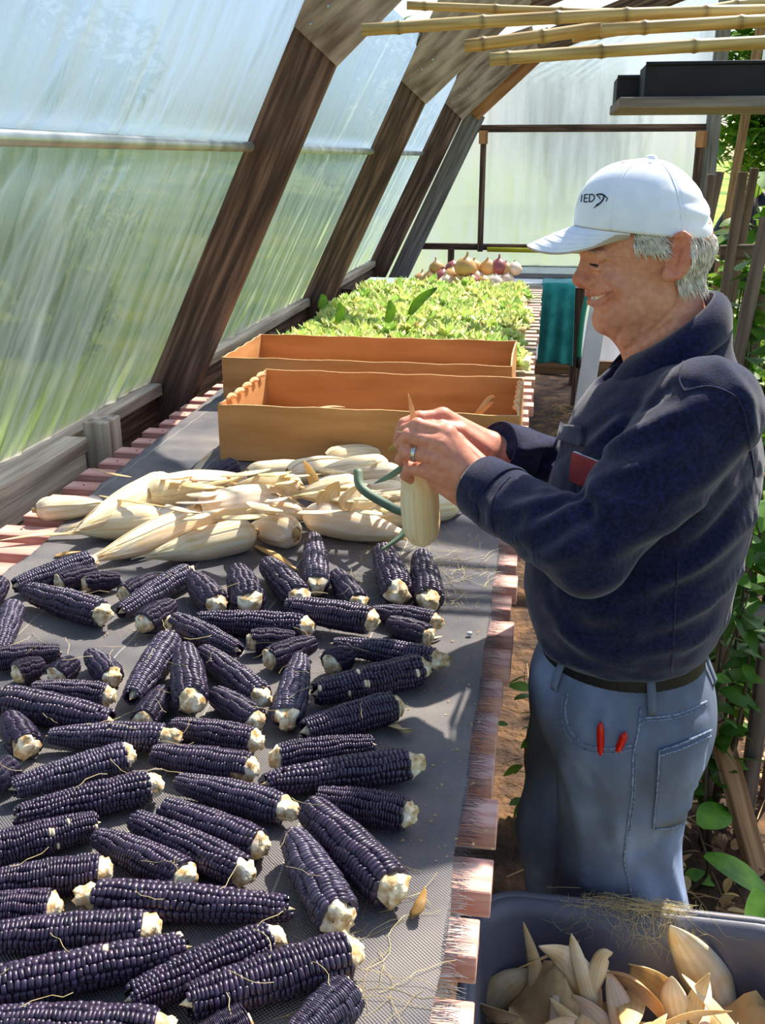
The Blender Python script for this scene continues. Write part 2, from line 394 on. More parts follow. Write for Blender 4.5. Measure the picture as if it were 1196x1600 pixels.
def gusset(y, m, parent, dx=0.0):
    P = np.array([(-.855, 2.125), (-.716, 2.005), (-.16, 2.50), (-.215, 2.655), (-.66, 2.52)]); v = []; f = []
    th = .016
    c = P.mean(0)
    mt = Matrix.Translation((c[0]+dx, y-.021-th/2, c[1]))@Matrix.Rotation(math.radians(-38), 4, 'Y')
    inv = mt.inverted()
    for s in (-th/2, th/2):
        for x, z in P: v.append(tuple(inv@Vector((x+dx, y-.021-th/2+s, z))))
    f = [(0, 1, 2, 3, 4), (9, 8, 7, 6, 5)]+[(i, i+5, (i+1) % 5+5, (i+1) % 5) for i in range(5)]
    obj('gusset_plate', v, f, m, parent, False, mat=mt)
roof = thing('ceiling', 'timber roof rafters rising over the path', 'roof', (0, 5, 2.4), kind='structure')
for k, y in enumerate(RY):
    c = INN*.088
    r = beam('rafter', filmp(-.35, y)+c, filmp(1.58, y)+c, .172, .042, MT['timber'], wl, up=(0, 1, 0))
    gusset(y, MT['ply'], wl)
    K = filmp(1.60, y); d = np.array([.94, 0, .342])
    beam('roof_rafter', K+np.array([-.03, 0, -.045]), K+d*3.3+np.array([0, 0, -.045]), .15, .042, MT['timber'], roof, up=(0, 1, 0))
for k in range(3):                                    # gusset bolts
    for y in RY:
        p = np.array([-.80+.06*k, y-.04, 2.13+.05*k]); v, f = tube([p, p+np.array([0, .008, 0])], .006, 8)
        obj('bolt_head', v, f, MT['pipe'], wl)
# doubled grey rafter of the end wall
e0 = np.array([-1.46, 8.40, .31]); e1 = np.array([-.62, 8.40, 2.06])
b = beam('rafter', e0, e1, .15, .05, MT['timber_grey'], wl, up=(0, 1, 0))
gusset(8.40, MT['ply_new'], wl, dx=.115)
beam('roof_rafter', (-.62, 8.42, 2.36), (1.5, 8.42, 3.12), .15, .05, MT['timber'], roof, up=(0, 1, 0))
# sill: capped plate with weathered boards on its inner face near the camera
beam('sill_plate', (-1.455, -.6, .905), (-1.455, 8.4, .905), .10, .045, MT['sill'], wl)
for z, dx in ((.845, 0), (.765, .012)):
    beam('sill_board', (-1.37+dx, -.6, z), (-1.37+dx, 2.70, z), .045, .074, MT['sill'], wl)
beam('sill_cap', (-1.385, -.6, .905), (-1.385, 2.72, .905), .075, .046, MT['sill'], wl)
beam('knee_board', (-1.455, -.6, .80), (-1.455, 8.4, .80), .05, .16, MT['timber'], wl)
beam('knee_board', (-1.455, -.6, .55), (-1.455, 8.4, .55), .05, .30, MT['timber'], wl)
beam('knee_board', (-1.455, -.6, .20), (-1.455, 8.4, .20), .05, .38, MT['timber'], wl)
beam('sill_post', (-1.335, 2.80, .45), (-1.335, 2.80, .965), .075, .11, MT['sill'], wl, up=(0, 1, 0))
for y in (.9, 5.0, 6.9): beam('sill_post', (-1.375, y, 0), (-1.375, y, .87), .075, .05, MT['timber'], wl, up=(0, 1, 0))

# ------------------------------------------------------------------ end wall
we = thing('wall_back', 'plastic covered end wall with slim timber frame', 'wall', (0, 8.5, 0), kind='structure')
def end_film():
    rng = np.random.RandomState(2); nz, nx = 60, 90; v = []; f = []
    R = [(rng.uniform(-1.3, 1.2), rng.uniform(.01, .04), rng.uniform(.002, .006), rng.uniform(-.1, .1)) for _ in range(26)]
    for i in range(nz):
        z = .02+3.0*i/(nz-1); zz = min(z, 2.3)
        xl = -1.42+.495*(zz-.92) if z > .92 else -1.42
        if z > 2.3: xl = -.74+(z-2.3)/.364
        for j in range(nx):
            x = xl+(1.20-xl)*j/(nx-1); d = sum(a*math.exp(-((x-u-g*z)/w_)**2) for u, w_, a, g in R)
            v.append((x, -z, d))
    for i in range(nz-1):
        for j in range(nx-1): f.append((i*nx+j, i*nx+j+1, (i+1)*nx+j+1, (i+1)*nx+j))
    mt = Matrix(((1, 0, 0, 0), (0, 0, 1, 8.52), (0, -1, 0, 0), (0, 0, 0, 1)))
    o = obj('end_film', v, f, MT['film_end'], we, mat=mt); o['label'] = 'cloudy plastic film'
end_film()
beam('top_rail', (-.66, 8.47, 1.945), (1.16, 8.47, 1.945), .05, .055, MT['timber'], we)
beam('middle_rail', (-1.05, 8.47, 1.035), (1.16, 8.47, 1.035), .05, .05, MT['timber'], we)
beam('post', (-.56, 8.44, 1.0), (-.56, 8.44, 1.93), .045, .05, MT['timber'], we, up=(0, 1, 0))
beam('post_block', (-.56, 8.405, 1.83), (-.56, 8.405, 1.93), .07, .03, MT['ply_new'], we, up=(0, 1, 0))
beam('post', (1.19, 8.44, 0), (1.19, 8.44, 3.0), .10, .09, MT['timber_grey'], we, up=(0, 1, 0))
beam('post', (1.10, 8.40, 0), (1.10, 8.40, 1.92), .06, .05, MT['timber'], we, up=(0, 1, 0))
beam('post_block', (1.10, 8.365, 1.80), (1.10, 8.365, 1.92), .08, .03, MT['ply_new'], we, up=(0, 1, 0))
beam('post', (-.80, 8.45, 0), (-.80, 8.45, 1.02), .05, .05, MT['timber'], we, up=(0, 1, 0))
beam('base_board', (-1.40, 8.46, .06), (1.16, 8.46, .06), .05, .12, MT['board'], we)
o = obj('yellow_pipe', *tube([(-.50, 8.40, 1.02), (.3, 8.40, 1.015), (1.05, 8.40, 1.01)], .019, 12), MT['yellow'])
tag(o, 'long yellow pipe lying along the end wall rail', 'pipe')
# far timber frame seen beyond the corner post
fr = thing('far_frame', 'pale braced greenhouse frame beyond the corner post', 'frame', (1.9, 10.4, 0))
beam('frame_post', (1.62, 10.4, 0), (1.80, 10.4, 2.95), .08, .06, MT['board'], fr, up=(0, 1, 0))
beam('frame_rail', (1.74, 10.36, 2.90), (2.9, 10.36, 2.90), .06, .08, MT['timber_grey'], fr)
beam('frame_post', (2.8, 10.4, 0), (2.8, 10.4, 2.95), .08, .06, MT['board'], fr, up=(0, 1, 0))
v, f = grid(6, 6, lambda i, j: (1.84+.95*i, 10.42, 2.2+.66*j)); obj('frame_film', v, f, MT['film_end'], fr)
o = obj('white_conduit', *tube([(1.42, 7.6, 2.01), (2.6, 7.6, 2.24)], .022, 12), MT['white']); tag(o, 'pale plastic conduit sticking in from the right below the black trays', 'pipe')

# ------------------------------------------------------------------ bench with red slats
PITCH = .113; Y0 = .66
bench = thing('slatted_bench', 'long potting bench topped with separate red-stained wooden slats', 'bench', (-.63, 3.8, 0))
rng = random.Random(4)
variants = []
for k in range(5):
    v, f = box(1.208, .060+.003*k*.5, .038, .0015); v = v.copy()
    variants.append(v)
slat_me = []
for k, v in enumerate(variants):
    for m in (MT['slat'], MT['slat_grey']): slat_me.append(mesh('slat', v, f, m, False))
for i in range(57):
    y = Y0+PITCH*i+rng.uniform(-.006, .006)
    kind = 0 if (y < 3.9 or rng.random() < .35) else 1
    o = bpy.data.objects.new('slat', slat_me[2*rng.randrange(5)+kind]); link(o, bench)
    o.matrix_basis = Matrix.Translation((-.636+rng.uniform(-.008, .008), y, .881))@Matrix.Rotation(rng.uniform(-.006, .006), 4, 'Z')
for x in (-.14, -.63, -1.14): beam('rail', (x, .62, .817), (x, 7.08, .817), .04, .09, MT['timber'], bench)
for y in (.7, 2.3, 3.9, 5.5, 7.0):
    for x in (-.14, -1.14): beam('leg', (x, y, 0), (x, y, .772), .08, .08, MT['timber'], bench, up=(0, 1, 0))
nail, nf = tube([(0, 0, 0), (0, 0, .0012)], .0032, 6)
nail_me = mesh('nail', nail, nf, MT['ink'], False)
for i in range(8, 34):
    o = bpy.data.objects.new('nail', nail_me); link(o, bench); o.matrix_basis = Matrix.Translation((-1.19+rng.uniform(-.01, .01), Y0+PITCH*i, .8998))

# woven ground cloth
def cloth_mat():
    m = bpy.data.materials.new('woven_ground_cloth'); m.use_nodes = True; n = m.node_tree.nodes; L = m.node_tree.links; b = n['Principled BSDF']
    tc = n.new('ShaderNodeTexCoord'); sp = n.new('ShaderNodeSeparateXYZ'); L.new(tc.outputs['Object'], sp.inputs[0])
    def wave(axis, sc):
        mp = n.new('ShaderNodeMath'); mp.operation = 'MULTIPLY'; mp.inputs[1].default_value = sc; L.new(sp.outputs[axis], mp.inputs[0])
        s = n.new('ShaderNodeMath'); s.operation = 'SINE'; L.new(mp.outputs[0], s.inputs[0]); return s.outputs[0]
    a = wave(0, 2*math.pi/.0048); c = wave(1, 2*math.pi/.0042)
    mul = n.new('ShaderNodeMath'); mul.operation = 'MULTIPLY'; L.new(a, mul.inputs[0]); L.new(c, mul.inputs[1])
    nz = n.new('ShaderNodeTexNoise'); nz.inputs['Scale'].default_value = 5; nz.inputs['Detail'].default_value = 8; L.new(tc.outputs['Object'], nz.inputs['Vector'])
    rp = n.new('ShaderNodeValToRGB'); rp.color_ramp.elements[0].position = .35; rp.color_ramp.elements[1].position = .72
    rp.color_ramp.elements[0].color = S(74, 75, 84); rp.color_ramp.elements[1].color = S(138, 130, 124)
    L.new(nz.outputs[0], rp.inputs[0])
    # pale tracer threads every 0.212 m, dashed
    ad = n.new('ShaderNodeMath'); ad.operation = 'ADD'; ad.inputs[1].default_value = 5.0+.212*10-.0025; L.new(sp.outputs[0], ad.inputs[0])
    add2 = n.new('ShaderNodeMath'); add2.operation = 'ADD'; add2.inputs[1].default_value = -5.0-.212*10+.285+.212*20; L.new(ad.outputs[0], add2.inputs[0])
    md = n.new('ShaderNodeMath'); md.operation = 'MODULO'; md.inputs[1].default_value = .212; L.new(add2.outputs[0], md.inputs[0])
    lt = n.new('ShaderNodeMath'); lt.operation = 'LESS_THAN'; lt.inputs[1].default_value = .0028; L.new(md.outputs[0], lt.inputs[0])
    gt = n.new('ShaderNodeMath'); gt.operation = 'GREATER_THAN'; gt.inputs[1].default_value = -.3; L.new(c, gt.inputs[0])
    an = n.new('ShaderNodeMath'); an.operation = 'MULTIPLY'; L.new(lt.outputs[0], an.inputs[0]); L.new(gt.outputs[0], an.inputs[1])
    mx = n.new('ShaderNodeMix'); mx.data_type = 'RGBA'; mx.inputs[7].default_value = S(196, 190, 176); L.new(an.outputs[0], mx.inputs[0]); L.new(rp.outputs[0], mx.inputs[6])
    L.new(mx.outputs[2], b.inputs['Base Color']); b.inputs['Roughness'].default_value = .5; b.inputs['Specular IOR Level'].default_value = .4
    bp = n.new('ShaderNodeBump'); bp.inputs['Strength'].default_value = .7; bp.inputs['Distance'].default_value = .0014
    L.new(mul.outputs[0], bp.inputs['Height']); L.new(bp.outputs[0], b.inputs['Normal'])
    return m
MT['cloth'] = cloth_mat(); MT['thread'] = M('cloth_thread', S(26, 26, 34), S(66, 66, 76), 60, rough=.6)
CZ = .9045
def cloth_z(x, y): return CZ+.0016*math.cos(2*math.pi*(y-Y0)/PITCH)+.0012*math.sin(x*9+y*4)*math.sin(y*3.1)
def cloth_left(y): return float(np.interp(y, [.6, 1.79, 1.89, 2.37, 3.16, 3.5, 3.7], [-1.10, -1.088, -1.083, -1.145, -1.173, -1.19, -1.20]))
ground_cloth = thing('ground_cloth', 'black woven landscape cloth with frayed edge spread over the bench slats', 'cloth', (-.6, 2.1, .9))
ny, nx = 240, 40
v, f = grid(ny, nx, lambda i, j: (lambda y: (lambda x: (x, y, cloth_z(x, y)))(cloth_left(y)+(-.073+.003*math.sin(y*23)-cloth_left(y))*j))(.62+3.02*i))
o = obj('woven_sheet', v, f, MT['cloth'], ground_cloth)
b = MB(); rr = random.Random(8)
for k in range(1250):
    y = .62+3.02*k/1250+rr.uniform(-.001, .001)
    for side in (0, 1):
        if side and rr.random() < .55: continue
        x0 = -.075 if not side else cloth_left(y)+.004; L = rr.uniform(.014, .034) if not side else -rr.uniform(.002, .010)
        dy = rr.uniform(-.006, .006); z0 = cloth_z(x0, y); z1 = z0-rr.uniform(-.001, .004); w_ = .0006
        b.add([(x0, y-w_, z0), (x0, y+w_, z0), (x0+L*.6, y+dy*.4+w_, z0+.0006), (x0+L*.6, y+dy*.4-w_, z0+.0006), (x0+L, y+dy+w_*.5, z1), (x0+L, y+dy-w_*.5, z1)], [(0, 1, 2, 3), (3, 2, 4, 5)])
o = b.build('fringe', MT['thread'], ground_cloth, False); o['kind'] = 'stuff'; o['label'] = 'frayed black threads'

# ------------------------------------------------------------------ cardboard boxes
def carton(x0, x1, y0, y1, zt, label, torn):
    t = thing('cardboard_box', label, 'box', ((x0+x1)/2, (y0+y1)/2, CZ), 'open cardboard boxes on the bench')
    z0 = CZ+.003; th = .005; r = random.Random(int(x0*1000))
    def panel(name, a, bq, nn):
        """upright panel between a and bq with a slightly wavy top rim"""
        a = np.array(a); bq = np.array(bq); n = 40; v = []; f = []; nn = np.array(nn)*th
        for i in range(n+1):
            p = a+(bq-a)*i/n; h = zt+.0015*math.sin(i*.7+x0*9)+r.uniform(-.0006, .0006)
            bow = nn*.9*math.sin(math.pi*i/n)
            for q, zz in ((p, z0), (p+bow, z0+.6*(zt-z0)), (p+bow, h), (p+nn+bow, h), (p+nn+bow, z0+.6*(zt-z0)), (p+nn, z0)): v.append((q[0], q[1], zz))
        for i in range(n):
            for k in range(6): f.append((i*6+k, i*6+(k+1) % 6, (i+1)*6+(k+1) % 6, (i+1)*6+k))
        f += [tuple(range(6)), tuple(range(n*6+5, n*6-1, -1))]
        mi = [1 if (k % 6 == 2 and k < n*6) else 0 for k in range(len(f))]
        return obj(name, v, f, [MT['card'], MT['card_edge']], t, False, mi=mi)
    panel('front_panel', (x0, y0, 0), (x1, y0, 0), (0, 1, 0)); panel('back_panel', (x1, y1, 0), (x0, y1, 0), (0, -1, 0))
    panel('side_panel', (x0, y1-th*1.5, 0), (x0, y0+th*1.5, 0), (1, 0, 0)); panel('side_panel', (x1, y0+th*1.5, 0), (x1, y1-th*1.5, 0), (-1, 0, 0))
    v, f = boxat(((x0+x1)/2, (y0+y1)/2, z0+.002), (x1-x0-.012, y1-y0-.012, .004)); obj('bottom_panel', v, f, MT['card'], t, False)
    if torn:
        for x, n, sg in ((x0+.010, 5, 1), (x1-.010, 6, -1)):
            for k in range(n):                       # crumpled folded-over rim of the short sides
                y = y0+.06+(y1-y0-.12)*(k+.5)/n; a = r.uniform(.5, 1)
                pts = [(x-.004*sg, y-.035, zt-.002), (x+.004*sg, y-.01, zt+.006*a), (x+.010*sg, y+.012, zt+.002), (x+.006*sg, y+.034, zt-.008*a)]
                v, f = leaf(pts, .016, .6, 8, 3, side=(sg, 0, .4)); q = obj('torn_rim', v, f, MT['card_edge'], t); thick(q, .003)
    return t
carton(-.898, -.055, 2.62, 3.125, 1.069, 'cardboard box nearest the husk pile, with torn corrugated ends', True)
carton(-1.106, -.10, 3.30, 3.795, 1.069, 'plain cardboard box just in front of the lettuce heads', False)

# ------------------------------------------------------------------ dark corn ears
KB = []                                                       # kernel template: rounded cushion, base square -1..1
for hgt, sc, pw in ((0.0, 1.03, .5), (.60, .96, .52), (.92, .70, .65)):
    for k in range(8):
        a = 2*math.pi*k/8+math.pi/8; c, s_ = math.cos(a), math.sin(a)
        KB.append((sc*math.copysign(abs(c)**pw, c), sc*math.copysign(abs(s_)**pw, s_), hgt))
KB.append((0, 0, 1.0)); KB = np.array(KB)
KF = [(r*8+k, r*8+(k+1) % 8, (r+1)*8+(k+1) % 8, (r+1)*8+k) for r in (0, 1) for k in range(8)]+[(16+k, 16+(k+1) % 8, 24) for k in range(8)]
KF = [q if len(q) == 4 else q for q in KF]
EL, ER = .20, .027                                             # nominal length and radius
def ear_profile(s, tip, butt):
    a = butt+(1-butt)*min(1, s/.12)
    b = 1-(1-tip)*max(0, (s-.35)/.65)**1.7
    c = math.sqrt(max(0, 1-max(0, (s-.93)/.085)**2)) if s > .93 else 1
    return a*b*max(.25, c)
def make_ear(seed, rows, tip, butt, bare=0.0, white=0.0, dusty=0.0, wob=.06):
    r = np.random.RandomState(seed); V = []; F = []; C = []; per = 2*math.pi/rows
    ph = r.uniform(0, 6.28, 4); tw = r.uniform(-.25, .25)
    for row in range(rows):
        x = .006+r.uniform(0, .004); k = 0; wl_ = r.uniform(.85, 1.15)
        rowlen = EL*r.uniform(.955, .995); start_bare = bare*r.uniform(.6, 1.3) if bare and math.cos(per*row+ph[0]) > .15 else 0
        while x < rowlen:
            s = x/EL; R = ER*ear_profile(s, tip, butt)
            la = .0056*wl_*r.uniform(.85, 1.2)*(1.15 if s < .12 else 1)
            if s > .85: la *= .85
            if s >= start_bare*.5 and r.rand() > .004:
                ang = per*(row+.5*0)+tw*s+r.uniform(-.05, .05)+.07*math.sin(s*16+row)
                Rb = R*.74; hh = (R-Rb)*r.uniform(.92, 1.14)*(1+wob*math.sin(s*20+ph[1]+row))
                hw = math.sin(per/2)*R*1.0*r.uniform(.92, 1.04)
                K = KB.copy(); sk = r.uniform(-.15, .15)
                px = x+la/2+K[:, 0]*la*.52+K[:, 1]*la*sk; py = K[:, 1]*hw; pz = Rb+K[:, 2]*hh
                ca, sa = math.cos(ang), math.sin(ang)
                b0 = len(V)*25
                V.append(np.stack([px, py*ca-pz*sa, py*sa+pz*ca], -1)); F += [tuple(i+b0 for i in q) for q in KF]
                u = r.rand()
                base = np.array([.017, .0125, .028])*(.6+.9*u)+np.array([.014, .004, .011])*r.rand()
                if dusty: base = base+dusty*np.array([.05, .05, .065])*r.rand()
                if white and r.rand() < white*(1.4-s): base = np.array([.72, .58, .36])
                cc = np.tile(base, (25, 1)); C.append(cc)
            x += la; k += 1
    me = mesh('kernels', np.vstack(V), F, MT['kernel'], True, np.vstack(C))
    # cob: pale core with a broken butt and a little tip
    b = MB(); n = 14; sk = (.5, .9, .35, .6, .45, .7, .5, .4)[seed % 8]; prof = [(-.022*sk, .26), (-.020*sk, .40), (-.012*sk, .46), (-.004*sk, .58), (.004, .70), (.02, .72), (.1, .72), (.16, .60), (.19, .40), (.2015, .22), (.205, .05)]
    v = []; f = []
    for i, (x, q) in enumerate(prof):
        for k in range(n):
            a = 2*math.pi*k/n; j = 1+(.20*math.sin(3*a+seed+i)+r.uniform(-.20, .20) if x < .01 else r.uniform(-.03, .03))
            tp = ear_profile(max(0, x/EL), tip, butt) if x > 0 else butt
            v.append((x+(r.uniform(-.003, .003) if x < 0 else 0), math.cos(a)*ER*q*j*(tp if x > .03 else 1), math.sin(a)*ER*q*j*(tp if x > .03 else 1)))
    for i in range(len(prof)-1):
        for k in range(n): f.append((i*n+k, i*n+(k+1) % n, (i+1)*n+(k+1) % n, (i+1)*n+k))
    f.append(tuple(range(n-1, -1, -1))); f.append(tuple(range((len(prof)-1)*n, len(prof)*n)))
    cm = mesh('cob', v, f, MT['cob'])
    return me, cm
EARS_V = [make_ear(11, 12, .62, .88), make_ear(12, 10, .70, .9), make_ear(13, 12, .55, .92, bare=.22), make_ear(14, 14, .66, .86),
          make_ear(15, 11, .60, .9, dusty=.8), make_ear(16, 12, .72, .95, white=.03), make_ear(17, 12, .5, .85, dusty=.35), make_ear(18, 10, .64, .9, bare=.36)]
# zoom sheets of the photograph: origin, px per sheet px
ZS = {1: (0, 830, .33445), 2: (350, 830, .33445), 3: (0, 1200, .33445), 4: (350, 1200, .33445), 0: (0, 0, 1.0)}
# (sheet, butt x, y, tip x, y, thickness, kind, label)
EARS = [
 (1, 440, 145, 60, 265, 105, 4, 'greyish purple corn ear slanting beside the red slats at the far left corner'),
 (1, 255, 238, 440, 182, 80, 7, 'short purple ear with a pale butt under the far left ear'),
 (1, 395, 248, 565, 222, 95, 2, 'stubby ear with a round pale butt right of the far left ear'),
 (1, 505, 385, 130, 278, 125, 0, 'long dark ear with tip by the red slats, pale butt at the dusty ear'),
 (1, 575, 300, 720, 225, 95, 1, 'half hidden ear behind the upper end of the dusty long ear'),
 (1, 890, 195, 548, 385, 105, 4, 'long dusty grey ear lying diagonally near the husk pile'),
 (1, 690, 440, 815, 345, 115, 2, 'ear showing its round cream butt in front of the dusty diagonal ear'),
 (1, 1035, 365, 895, 225, 125, 0, 'plain dark ear leaning left, just left of the steep ear by the long flat one'),
 (1, 1140, 365, 1095, 200, 140, 3, 'plump steep ear standing upright in view behind the long flat ear'),
 (1, 65, 355, -10, 570, 100, 4, 'dusty ear cut by the left edge below the far left corner'),
 (1, -60, 340, 22, 240, 80, 1, 'ear tip poking in at the left edge near the red slats'),
 (2, 410, 430, -110, 388, 115, 3, 'long flat lying ear with a pale butt on its right, below the two upright ears'),
 (1, 770, 428, 1105, 560, 115, 2, 'ear with a ragged cream butt on its left, right of the round cream butt'),
 (1, 810, 505, 625, 790, 130, 4, 'dull grey ear lying steeply beside the bare patch of cloth'),
 (1, 872, 862, 880, 575, 150, 0, 'upright ear right of the dull grey steep ear, butt toward the viewer'),
 (1, 655, 890, 775, 735, 95, 1, 'small ear with a cream butt below the dull grey steep ear'),
 (1, 1215, 785, 925, 555, 125, 0, 'ear slanting down right with a cream cup-shaped butt, centre of the spread'),
 (1, 515, 690, 390, 580, 105, 6, 'short smooth ear by itself at the lower rim of the bare cloth patch'),
 (1, -20, 600, 285, 572, 65, 7, 'thin dark ear with a few pale kernels at the left edge of the bare patch'),
 (1, 75, 668, 200, 610, 110, 2, 'ear facing the viewer with a round cream butt near the left edge'),
 (1, 265, 690, 375, 610, 115, 7, 'ear facing the viewer with silk round its cream butt, second from the left edge'),
 (1, 560, 772, 170, 735, 115, 0, 'ear with a bright cream butt pointing right below the short smooth ear'),
 (1, -5, 790, 525, 895, 145, 1, 'long ear sloping down right whose pale tip ends above the flat thin ear'),
 (1, 125, 1040, 50, 880, 140, 7, 'ear at the left edge with a hollow cream butt facing the viewer'),
 (1, 815, 975, 200, 985, 105, 6, 'flat narrow ear lying level below the pale tipped long ear'),
 (1, 1195, 990, 790, 912, 120, 0, 'ear with its cream butt touching the white gapped ear from above'),
 (1, 1230, 895, 985, 760, 115, 1, 'ear with a ragged cream butt just left of the steep central ear'),
 (2, 150, 1105, -330, 1030, 140, 7, 'ear missing kernels, with a wide white gap at its right end'),
 (1, 625, 1015, 70, 1170, 135, 4, 'long wrinkled ear sloping down left with the pale tip at the left'),
 (1, 95, 1075, -70, 1190, 115, 4, 'pale grey dusty ear cut by the left edge above the front heap'),
 (2, 418, 275, 430, 30, 110, 4, 'tall narrow ear standing farthest back in view, below the husk pile'),
 (2, 385, 330, 235, 155, 125, 0, 'ear leaning left against the tall narrow one at the back'),
 (2, 600, 345, 490, 205, 105, 1, 'ear with a torn brown butt leaning right of the tall narrow one'),
 (2, 800, 335, 735, 105, 135, 3, 'plump shaded ear standing steeply under the held cob'),
 (2, 950, 330, 920, 115, 130, 0, 'shaded ear at the back right with a thin husk blade across it'),
 (2, 705, 460, 270, 385, 125, 1, 'ear with a long cream stub, in the middle of the row below the upright ears'),
 (2, 990, 425, 700, 355, 95, 6, 'ear lying behind at the right end of the row below the upright ears'),
 (2, 955, 490, 755, 415, 105, 1, 'short ear with a small husk flake at its butt, right end of the row'),
 (2, 100, 525, 330, 505, 95, 2, 'ear with a crusty pale butt pointing left in the centre'),
 (2, 205, 605, 420, 520, 115, 7, 'ear with a long knobbly cream butt pointing down left in the centre'),
 (2, 1000, 605, 500, 530, 100, 6, 'slim ear whose cream stub sticks out at the right over the cloth'),
 (2, 500, 625, 590, 570, 130, 2, 'stub ear seen end on, its greenish cream butt facing the viewer'),
 (2, 930, 640, 410, 760, 140, 5, 'big glossy ear lying level under the slim one at the right'),
 (2, 285, 895, 360, 600, 135, 4, 'steep central ear with a pinkish butt and a husk scrap at the bottom'),
 (2, 800, 810, 345, 930, 140, 1, 'glossy ear with a long twisted cream stub at the right'),
 (2, 230, 1065, 700, 1000, 110, 3, 'ear half hidden with its cream butt on the left, above the longest right ear'),
 (2, 890, 1085, 190, 1180, 150, 0, 'longest ear on the right, with a frayed pale stub pointing at the red slats'),
 (3, 770, 75, 80, 235, 150, 3, 'heavy dark ear whose cream butt points up right in the left half'),
 (0, 452, 1268, 262, 1222, 38, 6, 'small ear with an orange tipped end squeezed below the white gapped ear'),
 (0, 424, 1322, 258, 1262, 46, 1, 'upper of two parallel ears slanting down right to cream butts'),
 (3, 1145, 495, 620, 245, 150, 3, 'lower of two parallel ears slanting down right to cream butts'),
 (3, 865, 520, 435, 320, 150, 2, 'ear with a chipped cream butt left of the two parallel slanting ears'),
 (3, -70, 400, 465, 265, 150, 5, 'ear entering from the left edge with a dry silk thread at its tip'),
 (3, 505, 480, -60, 545, 150, 1, 'glossy ear at the left edge with a small bright butt, below the silk tipped one'),
 (3, 300, 650, -200, 680, 125, 2, 'ear at the left edge with a big crumbly cream end'),
 (3, 360, 640, 1340, 705, 135, 0, 'straight level ear spanning the middle of the front rows'),
 (3, 735, 765, -60, 795, 120, 1, 'ear with swollen round kernels near its butt, just above the speckled ear'),
 (3, -120, 1035, 890, 815, 185, 5, 'big ear speckled with white kernels at the front left'),
 (0, 428, 1455, 196, 1560, 62, 3, 'reddish purple ear slanting up right to a ragged cream butt in the front row'),
 (3, 820, 1175, -90, 1165, 150, 0, 'ear along the bottom edge of the picture at the left'),
 (0, 550, 1497, 270, 1588, 70, 1, 'very large ear sloping up right across the front row'),
 (0, 383, 1580, 290, 1640, 64, 7, 'front ear cut by the bottom edge with a hollow pale butt'),
 (0, 548, 1548, 450, 1640, 68, 4, 'wrinkled front ear cut by the bottom edge near the bare cloth'),
 (0, 612, 1392, 472, 1258, 66, 1, 'upper of the two big ears pointing down at the frayed edge'),
 (0, 530, 1440, 450, 1305, 66, 4, 'matt lower one of the two big ears pointing down at the frayed edge'),
 (0, 640, 1275, 490, 1252, 52, 0, 'ear with a white butt at the right, touching the upper big ear'),
 (0, 366, 730, 335, 742, 30, 4, 'grey dusty ear peeking out behind the husk pile'),
]
ear_segs = []
for k, (z, bx, by, tx, ty, wd, kd, lab) in enumerate(EARS):
    ox, oy, s_ = ZS[z]; B = (ox+bx*s_, oy+by*s_); T = (ox+tx*s_, oy+ty*s_)
    mid = un((B[0]+T[0])/2, (B[1]+T[1])/2, Z=.93); dep = (mid-CAM)@FV
    R = min(.034, max(.0225, wd*s_*dep/FP/2*1.12))
    zc = CZ+.002+R
    ear_segs.append([un(*B, Z=zc), un(*T, Z=zc), R])
def seg_close(p1, q1, p2, q2):
    best = None
    for s in np.linspace(0, 1, 12):
        a = p1+(q1-p1)*s; d = q2-p2; t = np.clip(((a-p2)@d)/(d@d), 0, 1); b = p2+d*t; n = a-b; L = np.linalg.norm(n)
        if best is None or L < best[0]: best = (L, n, s, t)
    return best
orig = [(a.copy(), b.copy()) for a, b, r in ear_segs]
for it in range(60):                                             # nudge the ears apart so that they lie side by side
    moved = 0
    for i in range(len(ear_segs)):
        for j in range(i+1, len(ear_segs)):
            A, Bq = ear_segs[i], ear_segs[j]
            if np.linalg.norm((A[0]+A[1])/2-(Bq[0]+Bq[1])/2) > .24: continue
            a0, a1 = A[0]+(A[1]-A[0])*.02, A[0]+(A[1]-A[0])*.93; b0, b1 = Bq[0]+(Bq[1]-Bq[0])*.02, Bq[0]+(Bq[1]-Bq[0])*.93
            L, n, s, t = seg_close(a0, a1, b0, b1); need = (A[2]*(.95-.3*max(0, s-.5))+Bq[2]*(.95-.3*max(0, t-.5)))
            if L < need:
                n = n/L if L > 1e-5 else np.array([0, 1, 0.]); n[2] *= .6; push = (need-L)*.5*.5; moved += 1
                for e, sg, u in ((A, 1, s), (Bq, -1, t)):
                    e[0] += sg*n*push*(1.5-u); e[1] += sg*n*push*(.5+u)
    for k, e in enumerate(ear_segs):
        for q in (0, 1):
            lim = .016; d = e[q]-orig[k][q]; L = np.linalg.norm(d[:2])
            if L > lim: e[q][:2] = orig[k][q][:2]+d[:2]*lim/L
            low = CZ+.002+e[2]*(.98 if q == 0 else .80)
            e[q][2] = min(max(e[q][2], low), low+.045)
def up_frame(b, t, roll):
    x = Vector(t-b).normalized(); y = Vector((0, 0, 1)).cross(x).normalized(); zz = x.cross(y)
    return Matrix(((x.x, y.x, zz.x, b[0]), (x.y, y.y, zz.y, b[1]), (x.z, y.z, zz.z, b[2]), (0, 0, 0, 1)))@Matrix.Rotation(roll, 4, 'X')
er = random.Random(5)
